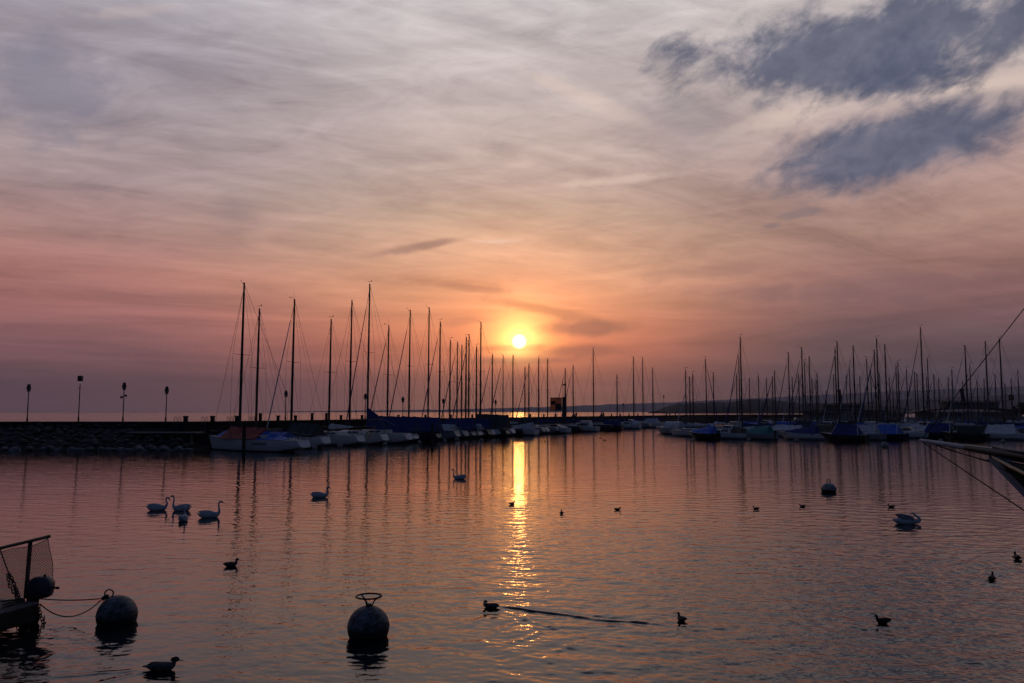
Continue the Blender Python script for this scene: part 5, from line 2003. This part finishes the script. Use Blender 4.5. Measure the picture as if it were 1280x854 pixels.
# ropes to the buoy
m = MB(); m.tube(sag(P(49, 748.5, Dp), BUOY_RING, .03, 14), .011, 6)
tag(m.build('mooring_rope', ROPE), 'taut upper rope between the raft and the left buoy', 'rope')
m = MB(); m.tube(sag(P(50, 755, Dp), BUOY_RING - Vector((.02, .02, .03)), .27, 22), .011, 6)
tag(m.build('mooring_rope', ROPE), 'slack lower rope sagging between the raft and the left buoy', 'rope')

# ================================================================== BARQUE'S BOW AT THE RIGHT
TIP = P(1150.5, 550.5, 17.5)
HEADP = P(1243, 566.5, 15.5)
ax = (HEADP - TIP)
axh = Vector((ax.x, ax.y, 0)).normalized()          # aft, towards the camera's right
sd = Vector((-axh.y, axh.x, 0))
barq = empty('barque', (HEADP.x, HEADP.y, 0), math.atan2(-axh.y, -axh.x), 'bow of an old wooden sailing barque reaching in from the right edge', 'sailing boat')
BI = barq.matrix_basis.inverted()
bl = lambda v: BI @ v
hz0 = HEADP.z
# hull: raked stem, sheer falling aft, widening out of the picture
m = MB()
rs = []
n = 18
for i in range(n):
    u = i / (n - 1)
    xa = -13.0 * u
    zs = hz0 - .10 - .95 * math.sin(min(1, u * 1.6) * PI / 2)
    w = 2.0 * math.sin(min(1, u * 1.35 + .004) * PI / 2) ** .85
    ring = []
    for k in range(9):
        v = k / 8
        z = zs * (1 - v) + (-.5) * v
        ww = w * (1 - .75 * v ** 1.5)
        xr = xa - 4.6 * (1 - (z + .5) / (zs + .5)) * (1 - u) ** 2
        ring.append((xr, ww, z))
    ring += [(p[0], -p[1], p[2]) for p in ring[::-1]]
    rs.append(ring)
m.rings(rs)
m.build('hull', mat('barque_hull', (.006, .006, .007), .8, .3, 3, 0, 0, None, .1), barq)
# stem post, painted a paler blue-grey than the hull
st_top = bl(HEADP) + Vector((.03, 0, -.10))
m = MB()
rs = []
for i in range(9):
    v = i / 8
    z = (hz0 - .10) * (1 - v) - .4 * v
    x = -4.6 * (1 - (z + .5) / (hz0 + .4)) + .02
    rs.append([(x + .07, -.09, z - .02), (x + .07, .09, z - .02), (x - .20, .12, z + .05), (x - .20, -.12, z + .05)])
m.rings(rs)
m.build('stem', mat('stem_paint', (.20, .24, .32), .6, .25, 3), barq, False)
m = MB()
for i in range(1, n):
    pass
for sg in (-1, 1):
    pts_ = [(r[0][0], sg * (r[0][1] + .03), r[0][2] + .05) for r in rs] if False else []
    pts_ = []
    for i in range(n):
        u = i / (n - 1)
        pts_.append((-13.0 * u, sg * (2.0 * math.sin(min(1, u * 1.35 + .004) * PI / 2) ** .85 + .02), hz0 - .06 - .95 * math.sin(min(1, u * 1.6) * PI / 2)))
    mm_ = MB()
    mm_.tube(pts_, .03, 8)
    mm_.build('gunwale', BLACKH, barq)
dk = MB()
dk.rings([[(-13.0 * i / 17, sg * 1.97 * math.sin(min(1, i / 17 * 1.35 + .004) * PI / 2) ** .85, hz0 - .22 - .95 * math.sin(min(1, i / 17 * 1.6) * PI / 2)) for sg in (-1, 1)] for i in range(18)], False, False)
dk.build('deck', WOODP, barq)
# bowsprit: pale outer spar, dark inner part
t0 = bl(TIP)
h0 = bl(HEADP) + Vector((0, 0, .02))
inn = h0 + (h0 - t0).normalized() * 2.2
midp = t0.lerp(h0, .66)
m = MB(); m.tube([t0, t0 + (h0 - t0) * .03, midp], [.03, .040, .058], 12); m.build('bowsprit', mat('pale_spar', (.32, .36, .44), .5, .25, 6), barq)
m = MB(); m.tube([t0.lerp(h0, .65), h0, inn], [.068, .085, .11], 12); m.build('bowsprit_sleeve', BLACKH, barq)
m = MB(); m.tube([h0 + Vector((.02, .0, .10)), h0 + Vector((-.25, .02, .06)), h0 + Vector((-1.2, .12, .02)), h0 + Vector((-2.5, .3, -.02))], [.03, .03, .028, .028], 10); m.build('rail', STEEL, barq)
m = MB(); m.torus(h0 + Vector((.02, -.02, -.06)), .085, .022, Matrix.Rotation(yaw, 3, 'Z') @ Matrix.Rotation(PI / 2, 3, 'X'), 24, 8)
m.torus(h0 + Vector((.02, -.02, -.06)), .042, .016, Matrix.Rotation(yaw, 3, 'Z') @ Matrix.Rotation(PI / 2, 3, 'X'), 18, 8)
m.build('scroll_figure', BLACKH, barq)
# stays under the bowsprit
for k, (px, py, f) in enumerate(((1250, 579.5, .05), (1276, 588, .10))):
    e = bl(P(px, py, 15.4 - .25 * k))
    m = MB(); m.tube(sag(t0 + (h0 - t0) * f, e, .03, 10), .010, 6); m.build('bobstay', ROPE, barq)
# forestay and the mast it runs to, outside the picture
Q = P(1280, 386, 14.87)
dr_ = (Q - TIP)
MT = TIP + dr_ * 3.2
m = MB(); m.tube([t0 + (h0 - t0) * .01, bl(Q), bl(MT)], .008, 6); m.build('forestay', ROPE, barq)
mt = bl(MT)
m = MB(); m.tube([(mt.x - .25, mt.y, 1.8), (mt.x - .1, mt.y, mt.z + .4)], [.16, .09], 12); m.build('mast', WOODM, barq)
# mooring line from the bowsprit to the quay
e1 = P(1280, 636, 12.0)
e2 = TIP + (e1 - TIP) * 2.2
m = MB(); m.tube(sag(TIP + Vector((.02, -.05, -.04)), e2, .02, 16), .010, 6)
tag(m.build('mooring_rope', ROPE), 'long straight mooring line slanting down from the bowsprit tip', 'rope')
